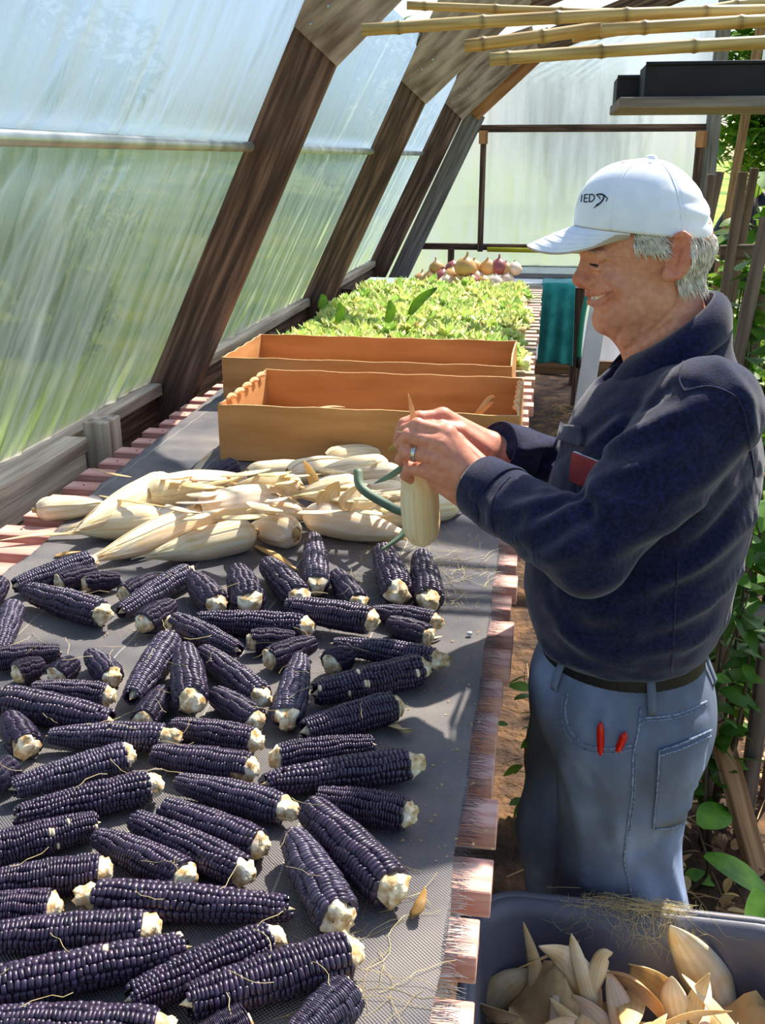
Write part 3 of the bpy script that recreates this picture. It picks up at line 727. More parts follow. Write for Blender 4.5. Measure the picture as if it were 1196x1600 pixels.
for (z, bx, by, tx, ty, wd, kd, lab), (B, T, R) in zip(EARS, ear_segs):
    L = np.linalg.norm(T-B); km, cm = EARS_V[kd]
    root = bpy.data.objects.new('corn_ear', None); root.empty_display_size = .03; COL.objects.link(root)
    tag(root, lab, 'corn ear', 'shelled dark corn ears on the cloth')
    roll = math.pi/2 if kd in (2, 7) else er.uniform(0, 6.28)
    root.matrix_basis = up_frame(B, T, roll+er.uniform(-.4, .4))@Matrix.Diagonal((L/EL, R/ER, R/ER, 1))
    for nm, me in (('kernels', km), ('cob', cm)):
        o = bpy.data.objects.new(nm, me); COL.objects.link(o); o.parent = root
        if nm == 'kernels': o['kind'] = 'stuff'

# ------------------------------------------------------------------ ears still in the husk
def husk_ear(name, label, P0, P1, R, seed, tail=.5, nleaf=6, group='unshucked ears in the husk pile', openl=(), tone=1.0, cat='corn ear', zmin=None, curl=0, blunt=False):
    """butt at P0, tapering to the silk end at P1"""
    r = np.random.RandomState(seed); P0 = np.array(P0); P1 = np.array(P1); L = np.linalg.norm(P1-P0)
    root = bpy.data.objects.new(name, None); root.empty_display_size = .03; COL.objects.link(root); tag(root, label, cat, group)
    root.matrix_basis = up_frame(P0, P1, r.uniform(0, 6))
    def rad(s): return R*(.62+.38*min(1, s/.14)**.6 if blunt else .40+.60*min(1, s/.14)**.6)*(1-.80*max(0, (s-.45)/.55)**1.5)
    n = 18
    v, f = tube([(L*i/n, 0, 0) for i in range(n+1)], [rad(i/n)*.94 for i in range(n+1)], 12)
    c = np.array([.80, .72, .58])*tone; obj('ear_core', v, f, MT['husk'], root, col=np.tile(c, (len(v), 1)))
    for k in range(nleaf):
        a0 = 2*math.pi*k/nleaf+r.uniform(-.3, .3); span = r.uniform(1.5, 2.3); ext = L*(1+tail*r.uniform(.05, .35)); lift = r.uniform(0, .0016)+.0007*k; bend = r.uniform(-.4, .4); nn, mm = 20, 9
        t_ = np.array([1, 1, 1])*tone*r.uniform(.92, 1.06)*np.array([1, r.uniform(.95, 1.0), r.uniform(.85, 1.0)])
        v = []; f = []; cc = []
        for i in range(nn+1):
            s = i/nn; x = ext*s*.995; ss = min(1, x/L); rr = rad(ss)+lift if x <= L else max(.0012, (rad(1)+lift)*(1-.9*(x-L)/max(1e-4, ext-L)))
            over = max(0, x-L)
            sp = span*(1-.9*max(0, (s-.55)/.45)**2)
            for j in range(mm):
                q = j/(mm-1)-.5; a = a0+sp*q+.25*s*bend
                rb = rr+.0009*math.sin(q*34+k)+.0006*math.sin(q*61)
                v.append((x-L*.01, math.cos(a)*rb+over*bend*.5, math.sin(a)*rb-over*curl)); cc.append(t_*(1-.10*(abs(q) > .42)-.25*max(0, s-.85)))
        for i in range(nn):
            for j in range(mm-1): f.append((i*mm+j, (i+1)*mm+j, (i+1)*mm+j+1, i*mm+j+1))
        obj('husk_leaf', v, f, MT['husk'], root, col=np.array(cc))
    v, f = tube([(-.012, 0, 0), (-.004, 0, 0), (.004, 0, 0)], [R*.20, R*.27, R*.34], 10); obj('shank', v, f, MT['straw'], root)
    return root
def onb(x, y, up=0.0): return un(x, y, Z=CZ+.002+up)
HUSKED = [  # butt px, tip px, thickness px, lift, label
 ((58, 797), (165, 790), 33, .0, 'small husked ear lying across the red slats at the left end of the pile'),
 ((262, 752), (128, 822), 58, .03, 'wide husked ear curving down left on top of the pile'),
 ((250, 812), (118, 826), 50, .0, 'rounded husked ear under the wide one, its tail bent to the left'),
 ((332, 806), (160, 868), 62, .0, 'big plump husked ear at the front of the pile with a brown curl'),
 ((396, 832), (242, 868), 50, .0, 'whitest husked ear lying along the front edge of the pile'),
 ((462, 834), (396, 822), 44, .0, 'short husked ear with a round shank end, front middle of the pile'),
 ((232, 772), (372, 745), 45, .035, 'sunbleached husked ear at the back left of the pile'),
 ((312, 795), (456, 768), 46, .03, 'smooth cream husked ear pointing right across the pile'),
 ((388, 738), (500, 728), 28, .0, 'husked ear lying level along the front of the cardboard box'),
 ((395, 790), (482, 805), 46, .0, 'golden husked ear with twine in the middle of the pile'),
 ((480, 806), (632, 838), 52, .0, 'long tapered husked ear at the right front of the pile'),
 ((510, 716), (612, 706), 30, .015, 'pale husked ear at the back right against the box'),
 ((628, 742), (505, 752), 36, .02, 'husked ear under the green leaf at the right of the pile'),
 ((632, 775), (530, 768), 38, .02, 'loosely wrapped husked ear behind the held ear'),
 ((655, 800), (560, 815), 34, .0, 'shaded husked ear low behind the held ear'),
 ((662, 792), (722, 786), 46, .0, 'husked ear tip showing to the right of the held ear'),
 ((606, 728), (500, 738), 34, .035, 'bleached husked ear on top of the pile beside the hands'),
 ((520, 792), (612, 778), 36, .03, 'tapered husked ear lying over the right front ear'),
 ((452, 742), (548, 724), 34, .02, 'husked ear at the back of the pile under the box front'),
 ((560, 760), (470, 772), 36, .045, 'topmost husked ear in the right half of the pile'),
 ((470, 765), (375, 760), 40, .03, 'ragged yellowish husked ear at the top of the pile'),
]
for k, (b_, t_, wd, up, lab) in enumerate(HUSKED):
    m_ = onb((b_[0]+t_[0])/2, (b_[1]+t_[1])/2); R = min(.036, wd*((m_-CAM)@FV)/FP/2)
    husk_ear('husked_ear', lab, un(*b_, Z=CZ+.003+R+up), un(*t_, Z=CZ+.003+R*.62+up), R, 40+k, tail=.7, tone=(.86 if 'golden' in lab or 'yellow' in lab else 1.0))
PT = lambda s: min(1, (s+.10)/.38)**.7*max(0, 1-s**2.4)**.9+.02
def strip(name, label, cat, pts, width, m, cup=.35, tone=(1, 1, 1), group=None, n=16, side=(0, 0, 1), twist=0, th=.0006, prof=None):
    P = np.array(pts, float); c = P[0].copy()
    v, f = leaf(P-c, width, cup, n, 10, side, prof or PT, twist=twist)
    vein = np.tile(np.array([1.0, .88, 1.04, .9, 1.0, .84, 1.0, .9, 1.04, .88, 1.0]), n)[:, None]; m = MT['husk_strip'] if m is MT['husk'] else m
    o = obj(name, v, f, m, None, True, np.tile(np.array(tone, float), (len(v), 1))*vein, mat=Matrix.Translation(c)); thick(o, th)
    return tag(o, label, cat, group)
def bpts(L): return [un(x, y, Z=CZ+h) for x, y, h in L]
G = 'loose husk leaves on the bench'
strip('husk_leaf', 'long narrow dry husk leaf trailing left over the red slats', 'husk', bpts([(128, 833, .012), (60, 834, .016), (-5, 845, .010)]), .020, MT['husk'], tone=(.95, .9, .8), group=G)
strip('husk_leaf', 'upright pale husk blade at the back of the pile', 'husk', [un(300, 750, Y=2.42), un(312, 728, Y=2.44), un(333, 704, Y=2.46)], .020, MT['husk'], group=G, side=(0, 1, 0))
strip('husk_leaf', 'brown tipped curl of husk on the big plump ear', 'husk', [un(206, 830, Y=1.96), un(218, 845, Y=1.94), un(238, 866, Y=1.93)], .016, MT['husk'], tone=(.75, .52, .3), group=G, side=(0, 1, .3))
strip('husk_leaf', 'thin reddish husk strand lying over the top of the pile', 'husk', bpts([(155, 774, .085), (215, 784, .09), (290, 797, .075)]), .012, MT['husk'], tone=(.85, .66, .45), group=G)
strip('husk_leaf', 'dry husk blade pointing left at the back slats', 'husk', bpts([(205, 745, .07), (170, 738, .05), (145, 731, .035)]), .014, MT['husk'], tone=(.9, .7, .5), group=G)
strip('husk_leaf', 'dry brown leaf scrap behind the tall narrow ear', 'husk', bpts([(400, 852, .005), (432, 866, .014), (468, 892, .006)]), .022, MT['husk'], tone=(.75, .55, .3), group=G)
strip('husk_leaf', 'thin husk blade across the shaded ear at the back right', 'husk', [un(678, 872, Z=.955), un(664, 912, Z=.962), un(640, 948, Z=.915)], .014, MT['husk'], tone=(.95, .9, .78), group=G, side=(0, -.6, 1))
strip('husk_leaf', 'small pale husk flake beside the row of ears at the right', 'husk', bpts([(668, 999, .01), (680, 995, .012), (692, 994, .006)]), .010, MT['husk'], group=G)
strip('husk_leaf', 'curled tan leaf scrap next to the twisted cream stub', 'husk', bpts([(613, 1128, .004), (626, 1136, .018), (646, 1143, .004)]), .026, MT['husk'], tone=(.62, .52, .34), group=G, twist=1.2)
strip('husk_leaf', 'crumpled brown dry leaf by the frayed cloth edge', 'husk', bpts([(640, 1428, .004), (650, 1408, .020), (664, 1385, .006)]), .022, MT['husk'], tone=(.36, .24, .10), group=G, twist=1.6, cup=.9)
strip('husk_leaf', 'tiny orange leaf scrap beyond the far left ear', 'husk', bpts([(85, 868, .004), (105, 862, .012), (128, 861, .004)]), .020, MT['husk'], tone=(.78, .52, .3), group=G)
strip('green_leaf_blade', 'folded grey green corn leaf hanging from the pile', 'leaf', [un(558, 732, Y=1.98), un(565, 762, Y=1.95), un(612, 792, Y=1.92), un(640, 806, Y=1.90), un(628, 835, Y=1.86), un(595, 860, Y=1.82)], .020, MT['husk_green'], cup=.9, side=(0, -1, .5), n=30, prof=lambda s: 1-.75*s**3)
strip('husk_leaf', 'ochre open husk standing up in the middle of the pile', 'husk', [un(498, 768, Y=2.18), un(488, 742, Y=2.2), un(474, 718, Y=2.22)], .030, MT['husk'], tone=(.92, .78, .48), group=G, side=(0, 1, .2))
strip('husk_leaf', 'wide yellow husk leaf opened flat beside the dusty ear', 'husk', bpts([(372, 765, .03), (400, 745, .075), (462, 752, .07)]), .075, MT['husk'], tone=(1, .86, .52), group=G)
strip('husk_leaf', 'broad shaded husk leaf folded upright beside the green leaf', 'husk', [un(505, 800, Y=2.08), un(515, 775, Y=2.1), un(530, 752, Y=2.12)], .055, MT['husk'], tone=(.92, .8, .55), group=G, side=(0, 1, .2), cup=.7)
strip('husk_leaf', 'pale curling husk leaf just left of the held ear', 'husk', [un(545, 800, Y=2.05), un(552, 780, Y=2.07), un(566, 756, Y=2.1)], .050, MT['husk'], tone=(1, .9, .7), group=G, side=(.3, 1, .2), cup=.8)
rp = random.Random(12)
for k in range(30):
    x = rp.uniform(250, 600); y = rp.uniform(725, 812); h0 = rp.uniform(.075, .115); a = rp.uniform(-.6, .6); L = rp.uniform(40, 90)
    strip('husk_leaf', 'loose pale husk leaf lying among the husked ears of the pile', 'husk', bpts([(x, y, h0), (x+L*.5*math.cos(a), y+L*.2*math.sin(a), h0+.02), (x+L*math.cos(a), y+L*.4*math.sin(a), h0-.012)]), rp.uniform(.02, .045), MT['husk'], tone=(1, rp.uniform(.84, .98), rp.uniform(.6, .9)), group='husk leaves among the pile', twist=rp.uniform(-.8, .8))
# pebble and silk threads
v, f = tube([un(734, 991, Z=CZ+.004)+np.array(d) for d in ((-.005, 0, -.001), (-.003, 0, .001), (.003, .001, .001), (.005, .001, 0))], [.001, .004, .0042, .001], 8)
tag(obj('pebble', v, f, MT['stone']), 'single small white pebble on the cloth near the frayed edge', 'pebble')
b = MB(); r = random.Random(21)
def strand(b, p, n=7, step=.012, ax=None):
    P = [np.array(p)]; a = r.uniform(0, 6.28) if ax is None else ax
    for i in range(n):
        a += r.uniform(-.5, .5); q = P[-1]+np.array([math.cos(a)*step, math.sin(a)*step, 0]); q[2] = max(CZ+.002, P[-1][2]+r.uniform(-.003, .003)); P.append(q)
    if all(q[0] < -.055 for q in P): b.add(*tube(P, .00035, 3, False))
for k in range(170): strand(b, un(r.uniform(560, 765), r.uniform(845, 945), Z=CZ+.003))
for k in range(40): strand(b, un(r.uniform(40, 560), r.uniform(880, 1050), Z=CZ+.003))
for k in range(30): strand(b, un(r.uniform(555, 700), r.uniform(1330, 1590), Z=CZ+.003), 8)
for k in range(60):
    e = ear_segs[r.randrange(len(ear_segs))]; u = r.random(); p = e[0]+(e[1]-e[0])*u; p = p+np.array([0, 0, e[2]*.98]); strand(b, p, 5, .010)
tag(b.build('corn_silk', MT['silk'], None, False), 'thin blond corn silk threads strewn over the cloth and ears', 'silk', kind='stuff')
b = MB()
for k in range(320):
    x, y = (r.uniform(40, 600), r.uniform(880, 1100)) if r.random() < .5 else (r.uniform(560, 770), r.uniform(850, 1350)); p = un(x, y, Z=CZ+.0022); s = r.uniform(.001, .0035); a = r.uniform(0, 6.28)
    q = [(p[0]+s*math.cos(a+k2*2.1)*r.uniform(.5, 1.4), p[1]+s*math.sin(a+k2*2.1), p[2]+r.uniform(0, .0015)) for k2 in range(3)]
    b.add(q+[(p[0], p[1], p[2]+.0015)], [(0, 1, 3), (1, 2, 3), (2, 0, 3)])
tag(b.build('chaff', MT['straw'], None, False), 'tiny crumbs of chaff and soil scattered on the cloth', 'chaff', kind='stuff')
# bits of husk in the near box
for k, (x, y, L, wd, lab) in enumerate([(640, 640, 1.12, .014, 'x')]): pass
strip('husk_leaf', 'thin husk curl rising above the front rim of the near box', 'husk', [un(745, 645, Y=2.72), un(765, 622, Y=2.74), un(774, 620, Y=2.75)], .012, MT['husk'], tone=(.85, .62, .4), side=(0, 1, 0), group='husk bits in the near box')
strip('husk_leaf', 'tan dry leaf lying in the near box at its right end', 'husk', [un(742, 650, Y=2.80), un(758, 636, Y=2.80), un(772, 628, Y=2.80)], .022, MT['husk'], tone=(.82, .6, .38), side=(0, 1, .3), group='husk bits in the near box')
strip('husk_leaf', 'pale husk scrap showing over the rim of the near box left of the hands', 'husk', [un(500, 636, Y=2.80), un(520, 634, Y=2.82), un(540, 636, Y=2.82)], .016, MT['husk'], tone=(.95, .85, .65), group='husk bits in the near box')

# ------------------------------------------------------------------ lettuce heads, onions
def lettuce_mesh(seed):
    r = np.random.RandomState(seed); V = MB(); pr_ = random.Random(seed)
    n = 17
    for k in range(n):
        ring = k/n; a = k*2.4+r.uniform(-.3, .3); e = .15+1.15*(1-ring); Ln = .045+.020*ring+r.uniform(-.006, .006); wd = .050+r.uniform(-.008, .01); nu, nv = 6, 6
        ph = r.uniform(0, 6.28, 3)
        def fn(i, j):
            q = 2*j-1; rr = .006+Ln*i; lift = e*(1-.55*i*ring)
            x = rr*math.cos(lift); z = .016+rr*math.sin(lift)-.02*ring*i*i
            y = q*wd*.5*math.sin(math.pi*(.18+.72*i))
            ru = .008*i*math.sin(q*9+ph[0])+.004*math.sin(i*8+ph[1])
            x += ru*.6; z += ru-.35*abs(q)**2*wd*.3
            return (x*math.cos(a)-y*math.sin(a), x*math.sin(a)+y*math.cos(a), max(.002, z))
        v, f = grid(nu, nv, fn)
        base = np.array([1, 1, .95])*r.uniform(.80, 1.05)*np.array([r.uniform(.82, 1.05), 1, r.uniform(.7, 1)])
        if r.rand() < .10: base = np.array([.72, .5, .5])
        if r.rand() < .18: base = np.array([.55, .78, .42])
        V.add(v, f, tuple(base))
    return mesh('lettuce_head', V.v, V.f, MT['lettuce'], True, np.array(V.c))
LM = [lettuce_mesh(60+k) for k in range(7)]
lr = random.Random(9); cnt = 0; LSEEN = set()
for i in range(22):
    for j in range(10):
        y = 4.02+.117*i+lr.uniform(-.02, .02); x = -1.12+.112*j+(.055 if i % 2 else 0)+lr.uniform(-.02, .02)
        if x > -.115 or x < -1.15: continue
        o = bpy.data.objects.new('lettuce_head', lr.choice(LM)); COL.objects.link(o); s = lr.uniform(1.1, 1.45)
        o.matrix_basis = Matrix.Translation((x, y, .9012+lr.choice([0, 0, .012])))@Matrix.Rotation(lr.uniform(0, 6.28), 4, 'Z')@Matrix.Diagonal((s, s, s*lr.uniform(.9, 1.3), 1)); cnt += 1
        OR = ('first', 'second', 'third', 'fourth', 'fifth', 'sixth', 'seventh', 'eighth', 'ninth', 'tenth', 'eleventh', 'twelfth', 'thirteenth', 'fourteenth', 'fifteenth', 'sixteenth', 'seventeenth', 'eighteenth', 'nineteenth', 'twentieth', 'twenty-first', 'twenty-second')
        last = x+.112 > -.115+.03; lab = 'pale yellow green ruffled lettuce head in the mass spread over the far bench'
        if j == 0: lab = 'lettuce head in the column nearest the left wall, '+OR[i]+' from the box'
        elif last and i != 0 and (i, 'r') not in LSEEN: lab = 'lettuce head at the bare slat edge on the right, '+OR[i]+' from the box'; LSEEN.add((i, 'r'))
        elif i == 0: lab = 'lettuce head in the row right behind the box, '+OR[j]+' from the left wall'
        tag(o, lab, 'lettuce', 'lettuce heads covering the far half of the bench')
for px, py, L, lab in ((605, 492, .10, 'upright spoon shaped green leaf standing among the lettuce heads'), (640, 480, .13, 'long dark green leaf leaning right among the lettuce heads'), (527, 492, .09, 'round green leaf at the near left of the lettuce'), (500, 470, .07, 'small bright leaf tip at the left rim of the lettuce')):
    p = un(px, py+12, Z=1.01); strip('large_leaf', lab, 'leaf', [p, p+np.array([.02 if px != 640 else .05, 0, L*.55]), p+np.array([.01 if px != 640 else .13, .01, L])], .045, MT['green_leaf'], side=(0, 1, 0), tone=(1.5, 1.6, 1.1), cup=.4, prof=lambda s: math.sin(math.pi*min(1, .1+.88*s))**.7)
def bulb(R, h, col, neck):
    prof = [(0, .05), (.04, .45), (.16, .82), (.34, 1.0), (.52, .97), (.74, .76), (.88, .42), (.96, .17), (1.02, .11), (1.03+neck, .08), (1.05+neck, .12)]; n = 14; v = []; f = []; c = []
    for i, (z, q) in enumerate(prof):
        for k in range(n):
            a = 2*math.pi*k/n; v.append((math.cos(a)*R*q*(1+.03*math.sin(5*a)), math.sin(a)*R*q, z*h)); c.append(np.array(col)*(1 if i < 8 else .85)*(1+.10*math.sin(4*a)))
    for i in range(len(prof)-1):
        for k in range(n): f.append((i*n+k, i*n+(k+1) % n, (i+1)*n+(k+1) % n, (i+1)*n+k))
    f.append(tuple(range(n-1, -1, -1))); f.append(tuple(range((len(prof)-1)*n, len(prof)*n)))
    return v, f, np.array(c)
YEL, RED, WHT = (.62, .36, .13), (.36, .10, .11), (.74, .58, .46)
ON = [(672, 414, .040, YEL, 0, 'yellow onion at the left end of the onion heap'), (690, 412, .046, RED, 0, 'dark red onion beside the large yellow one at the left'), (706, 410, .050, YEL, 0, 'plump copper onion second from the left of the heap'),
      (726, 420, .052, YEL, .045, 'largest yellow onion sitting on top of the heap'), (748, 411, .044, WHT, 0, 'pinkish white onion under the largest yellow one'), (764, 409, .042, YEL, .03, 'orange skinned onion right of the largest one'),
      (780, 411, .044, RED, .02, 'bright red onion toward the right of the heap'), (792, 413, .038, WHT, 0, 'pale onion near the right end of the heap'), (804, 411, .036, WHT, .02, 'upright pale onion at the right end of the heap'),
      (738, 420, .040, RED, -.0, 'red onion at the front middle of the heap'), (774, 422, .038, WHT, 0, 'small white onion at the front right of the heap'), (718, 424, .036, YEL, 0, 'small tan onion at the front of the heap'), (698, 424, .036, WHT, 0, 'pale pink onion at the front left of the heap'), (757, 424, .036, YEL, 0, 'little brown onion at the front right of centre'), (742, 404, .040, YEL, .03, 'russet onion behind the largest one'), (684, 402, .036, YEL, .03, 'tan onion on top at the left of the heap'), (708, 402, .036, RED, .03, 'purple onion on top between the yellow ones'), (792, 402, .034, YEL, .03, 'yellow onion on top at the right of the heap'), (656, 412, .036, YEL, 0, 'stringy topped onion left of all others')]
for k, (x, y, R, col, up, lab) in enumerate(ON):
    yy = 6.62+(.20 if y < 415 else .07)+(.05 if up else 0); p = un(x, y, Y=yy)
    R *= 1.5; v, f, c = bulb(R, R*1.75, col, .02 if k % 3 else .14)
    o = obj('onion', v, f, MT['onion'], None, True, c, mat=Matrix.Translation((p[0], p[1], .9015+(up and .075)))@Matrix.Rotation(lr.uniform(0, 6), 4, 'Z')@Matrix.Rotation(lr.uniform(-.25, .25), 4, 'X')@Matrix.Translation((0, 0, .004)))
    tag(o, lab, 'onion', 'heap of onions at the far end of the bench')
# grey tray at the back left, small white table with pane, towel, post, hose
o = obj('grey_tray', *boxat((-1.07, 6.76, .935), (.30, .42, .012), .003), MT['glass'], None, False); tag(o, 'flat grey sheet on a block beside the onions at the left wall', 'tray')
o = obj('support_block', *boxat((-1.10, 6.76, .9145), (.16, .30, .026), .003), MT['timber'], None, False); tag(o, 'low wooden block under the flat grey sheet', 'block')
st = thing('small_table', 'small white topped table at the end of the bench', 'table', (-.02, 7.62, 0))
obj('table_top', *boxat((-.02, 7.62, .885), (.62, .92, .03), .004), MT['white'], st, False)
for x in (-.28, .24):
    for y in (7.22, 8.02): beam('leg', (x, y, 0), (x, y, .870), .05, .05, MT['timber'], st, up=(0, 1, 0))
pn = thing('glass_frame', 'shallow glass framed tray lying on the small white table', 'tray', (-.02, 7.72, .9))
for nm, c, s_ in (('frame_bar', (-.02, 7.44, .918), (.54, .025, .036)), ('frame_bar', (-.02, 8.00, .918), (.54, .025, .036)), ('frame_bar', (-.28, 7.72, .918), (.025, .535, .036)), ('frame_bar', (.24, 7.72, .918), (.025, .535, .036))): obj(nm, *boxat(c, s_, .002), MT['timber_grey'], pn, False)
obj('pane', *boxat((-.02, 7.72, .926), (.50, .535, .004)), MT['glass'], pn, False)
b = MB(); r = random.Random(5)
for k in range(60):
    p = np.array([-.26+r.uniform(0, .42), 7.8+r.uniform(-.10, .1), .931+r.uniform(0, .02)]); b.add(*leaf([p, p+np.array([.05, 0, .015]), p+np.array([.11, r.uniform(-.03, .03), .002])], .006, .2, 5, 1), (.7, .95, .6))
tag(b.build('chive_bunch', MT['green_leaf'], None), 'loose bunch of thin green stalks on the glass tray', 'chives', kind='stuff')
def towel():
    v = []; nu, nv = 40, 30
    for i in range(nu):
        s = i/(nu-1)
        for j in range(nv):
            t = j/(nv-1); x = -.03+.22*t-.01*s+.03*t*s
            if s < .22: y = 7.40-.26*(s/.22); z = .9035+.002*math.sin(t*9); 
            else:
                u = (s-.22)/.78; y = 7.135-.012*min(1, u*8)+.018*math.sin(t*15+u*1.5)*min(1, u*2)-.02*u; z = .9035-.56*u+.012*math.sin(t*4)
            v.append((x, y, z))
    f = [(i*nv+j, (i+1)*nv+j, (i+1)*nv+j+1, i*nv+j+1) for i in range(nu-1) for j in range(nv-1)]
    o = obj('towel', v, f, MT['towel']); thick(o, .004, 1); tag(o, 'teal towel draped over the edge of the small white table', 'towel')
towel()
wp = thing('white_post', 'white painted board leaning upright behind the man', 'post', tuple(un(905, 640, Z=.0)))
p0 = un(910, 622, Y=6.75); p0[2] = .01; beam('board', p0, un(938, 470, Y=6.85), .12, .03, MT['white'], wp, up=(0, 1, 0))
hp = [un(920, 455, Y=6.5), un(912, 490, Y=6.45), un(907, 530, Y=6.42), un(905, 558, Y=6.42)]
hs = thing('garden_hose', 'short green hose hanging by the white board', 'hose', tuple(hp[-1]))
obj('tube', *tube(smooth_pts(hp, 20), .016, 10), MT['hose'], hs); obj('nozzle', *tube([hp[-1], hp[-1]+np.array([0, 0, -.07])], [.018, .015], 10), MT['black'], hs)

# ------------------------------------------------------------------ bamboo poles and black trays overhead
BAM = [((566, 47), (1230, 17), 2.60, 19, 'longest bamboo pole, its cut end nearest the left gusset'), ((766, 98), (1230, 66), 2.45, 20, 'lowest bamboo pole in front of the pale end film'),
       ((940, 53), (1230, 30), 2.55, 20, 'bamboo pole whose thick end lies between the longest and the lowest pole'), ((636, 9), (960, 14), 2.85, 13, 'thin bamboo pole at the very top of the picture'),
       ((726, 68), (1230, -2), 2.75, 20, 'bamboo pole crossing up right behind the longest one'), ((896, 54), (1000, 40), 2.95, 15, 'short dark bamboo piece tucked behind the other poles')]
for k, (a, c, Yb, wd, lab) in enumerate(BAM):
    A = un(*a, Y=Yb); B = un(*c, Y=Yb+.05); R = wd*((A-CAM)@FV)/FP/2; L = np.linalg.norm(B-A); d = (B-A)/L
    r = random.Random(k); xs = [0.0]; rads = [R*.98]; cols = [.95]; x = 0.0
    nodes = []
    x = r.uniform(.03, .1)
    while x < L-.02: nodes.append(x); x += r.uniform(.14, .22)
    pts = []
    pts.append((0, R*.96, 1)); 
    for q in nodes:
        for dx, k2, cc in ((-.012, .97, 1), (-.004, 1.04, .75), (0, 1.14, .55), (.004, 1.06, .8), (.012, .96, 1.05)): pts.append((q+dx, R*k2, cc))
    pts.append((L, R*.9, 1)); pts = sorted(p for p in pts if 0 <= p[0] <= L)
    v, f = tube([(p[0]-L/2, 0, .008*math.sin(p[0]*3+k)) for p in pts], [p[1] for p in pts], 12)
    cc = np.repeat([p[2] for p in pts], 12)[:, None]*np.ones((1, 3)); mt, _ = frame(A, B)
    tag(obj('bamboo_pole', v, f, MT['bamboo'], None, True, cc, mat=mt), lab, 'bamboo pole', 'bamboo poles stored overhead')
def tray(x0, x1, y0, y1, z0, z1, lab):
    t = thing('black_trough', lab, 'trough', ((x0+x1)/2, (y0+y1)/2, z0)); th = .008
    for nm, c, s_ in (('front_wall', ((x0+x1)/2, y0, (z0+z1)/2), (x1-x0, th, z1-z0)), ('back_wall', ((x0+x1)/2, y1, (z0+z1)/2), (x1-x0, th, z1-z0)), ('end_wall', (x0+th/2, (y0+y1)/2, (z0+z1)/2), (th, y1-y0-th, z1-z0)), ('end_wall', (x1-th/2, (y0+y1)/2, (z0+z1)/2), (th, y1-y0-th, z1-z0)), ('floor_panel', ((x0+x1)/2, (y0+y1)/2, z0+th/2), (x1-x0-2*th, y1-y0-th, th))): obj(nm, *boxat(c, s_, .0015), MT['black'], t, False)
    obj('rim', *tube([(x0, y0-.004, z1), (x1, y0-.004, z1)], .006, 8), MT['black'], t)
a = un(1010, 100, Y=3.2); c = un(1010, 152, Y=3.2); e = un(966, 118, Y=3.42); g = un(966, 160, Y=3.42)
tray(a[0], a[0]+.95, 3.2, 3.40, c[2], a[2], 'larger black plastic trough nearest the viewer on the hanging shelf')
tray(e[0], e[0]+.95, 3.43, 3.62, c[2], e[2]-.004, 'lower black trough sticking out behind the larger one')
sh = thing('hanging_shelf', 'narrow weathered plank shelf under the black troughs', 'shelf', (1.0, 3.4, c[2]-.02))
for k, y in enumerate((3.23, 3.41, 3.59)): beam('plank', (e[0]-.005, y, c[2]-.016), (e[0]+1.35, y, c[2]-.016), .165, .03, MT['timber_grey'], sh)
for y in (3.23, 3.59): obj('hanger_wire', *tube([(e[0]+1.1, y, c[2]-.03), (e[0]+1.1, y, c[2]+.9)], .004, 6), MT['pipe'], sh)
beam('rack_bar', (1.32, 2.3, un(1230, 17, Y=2.6)[2]+.03), (1.32, 3.1, un(1230, 17, Y=2.6)[2]+.03), .04, .04, MT['timber'], roof)

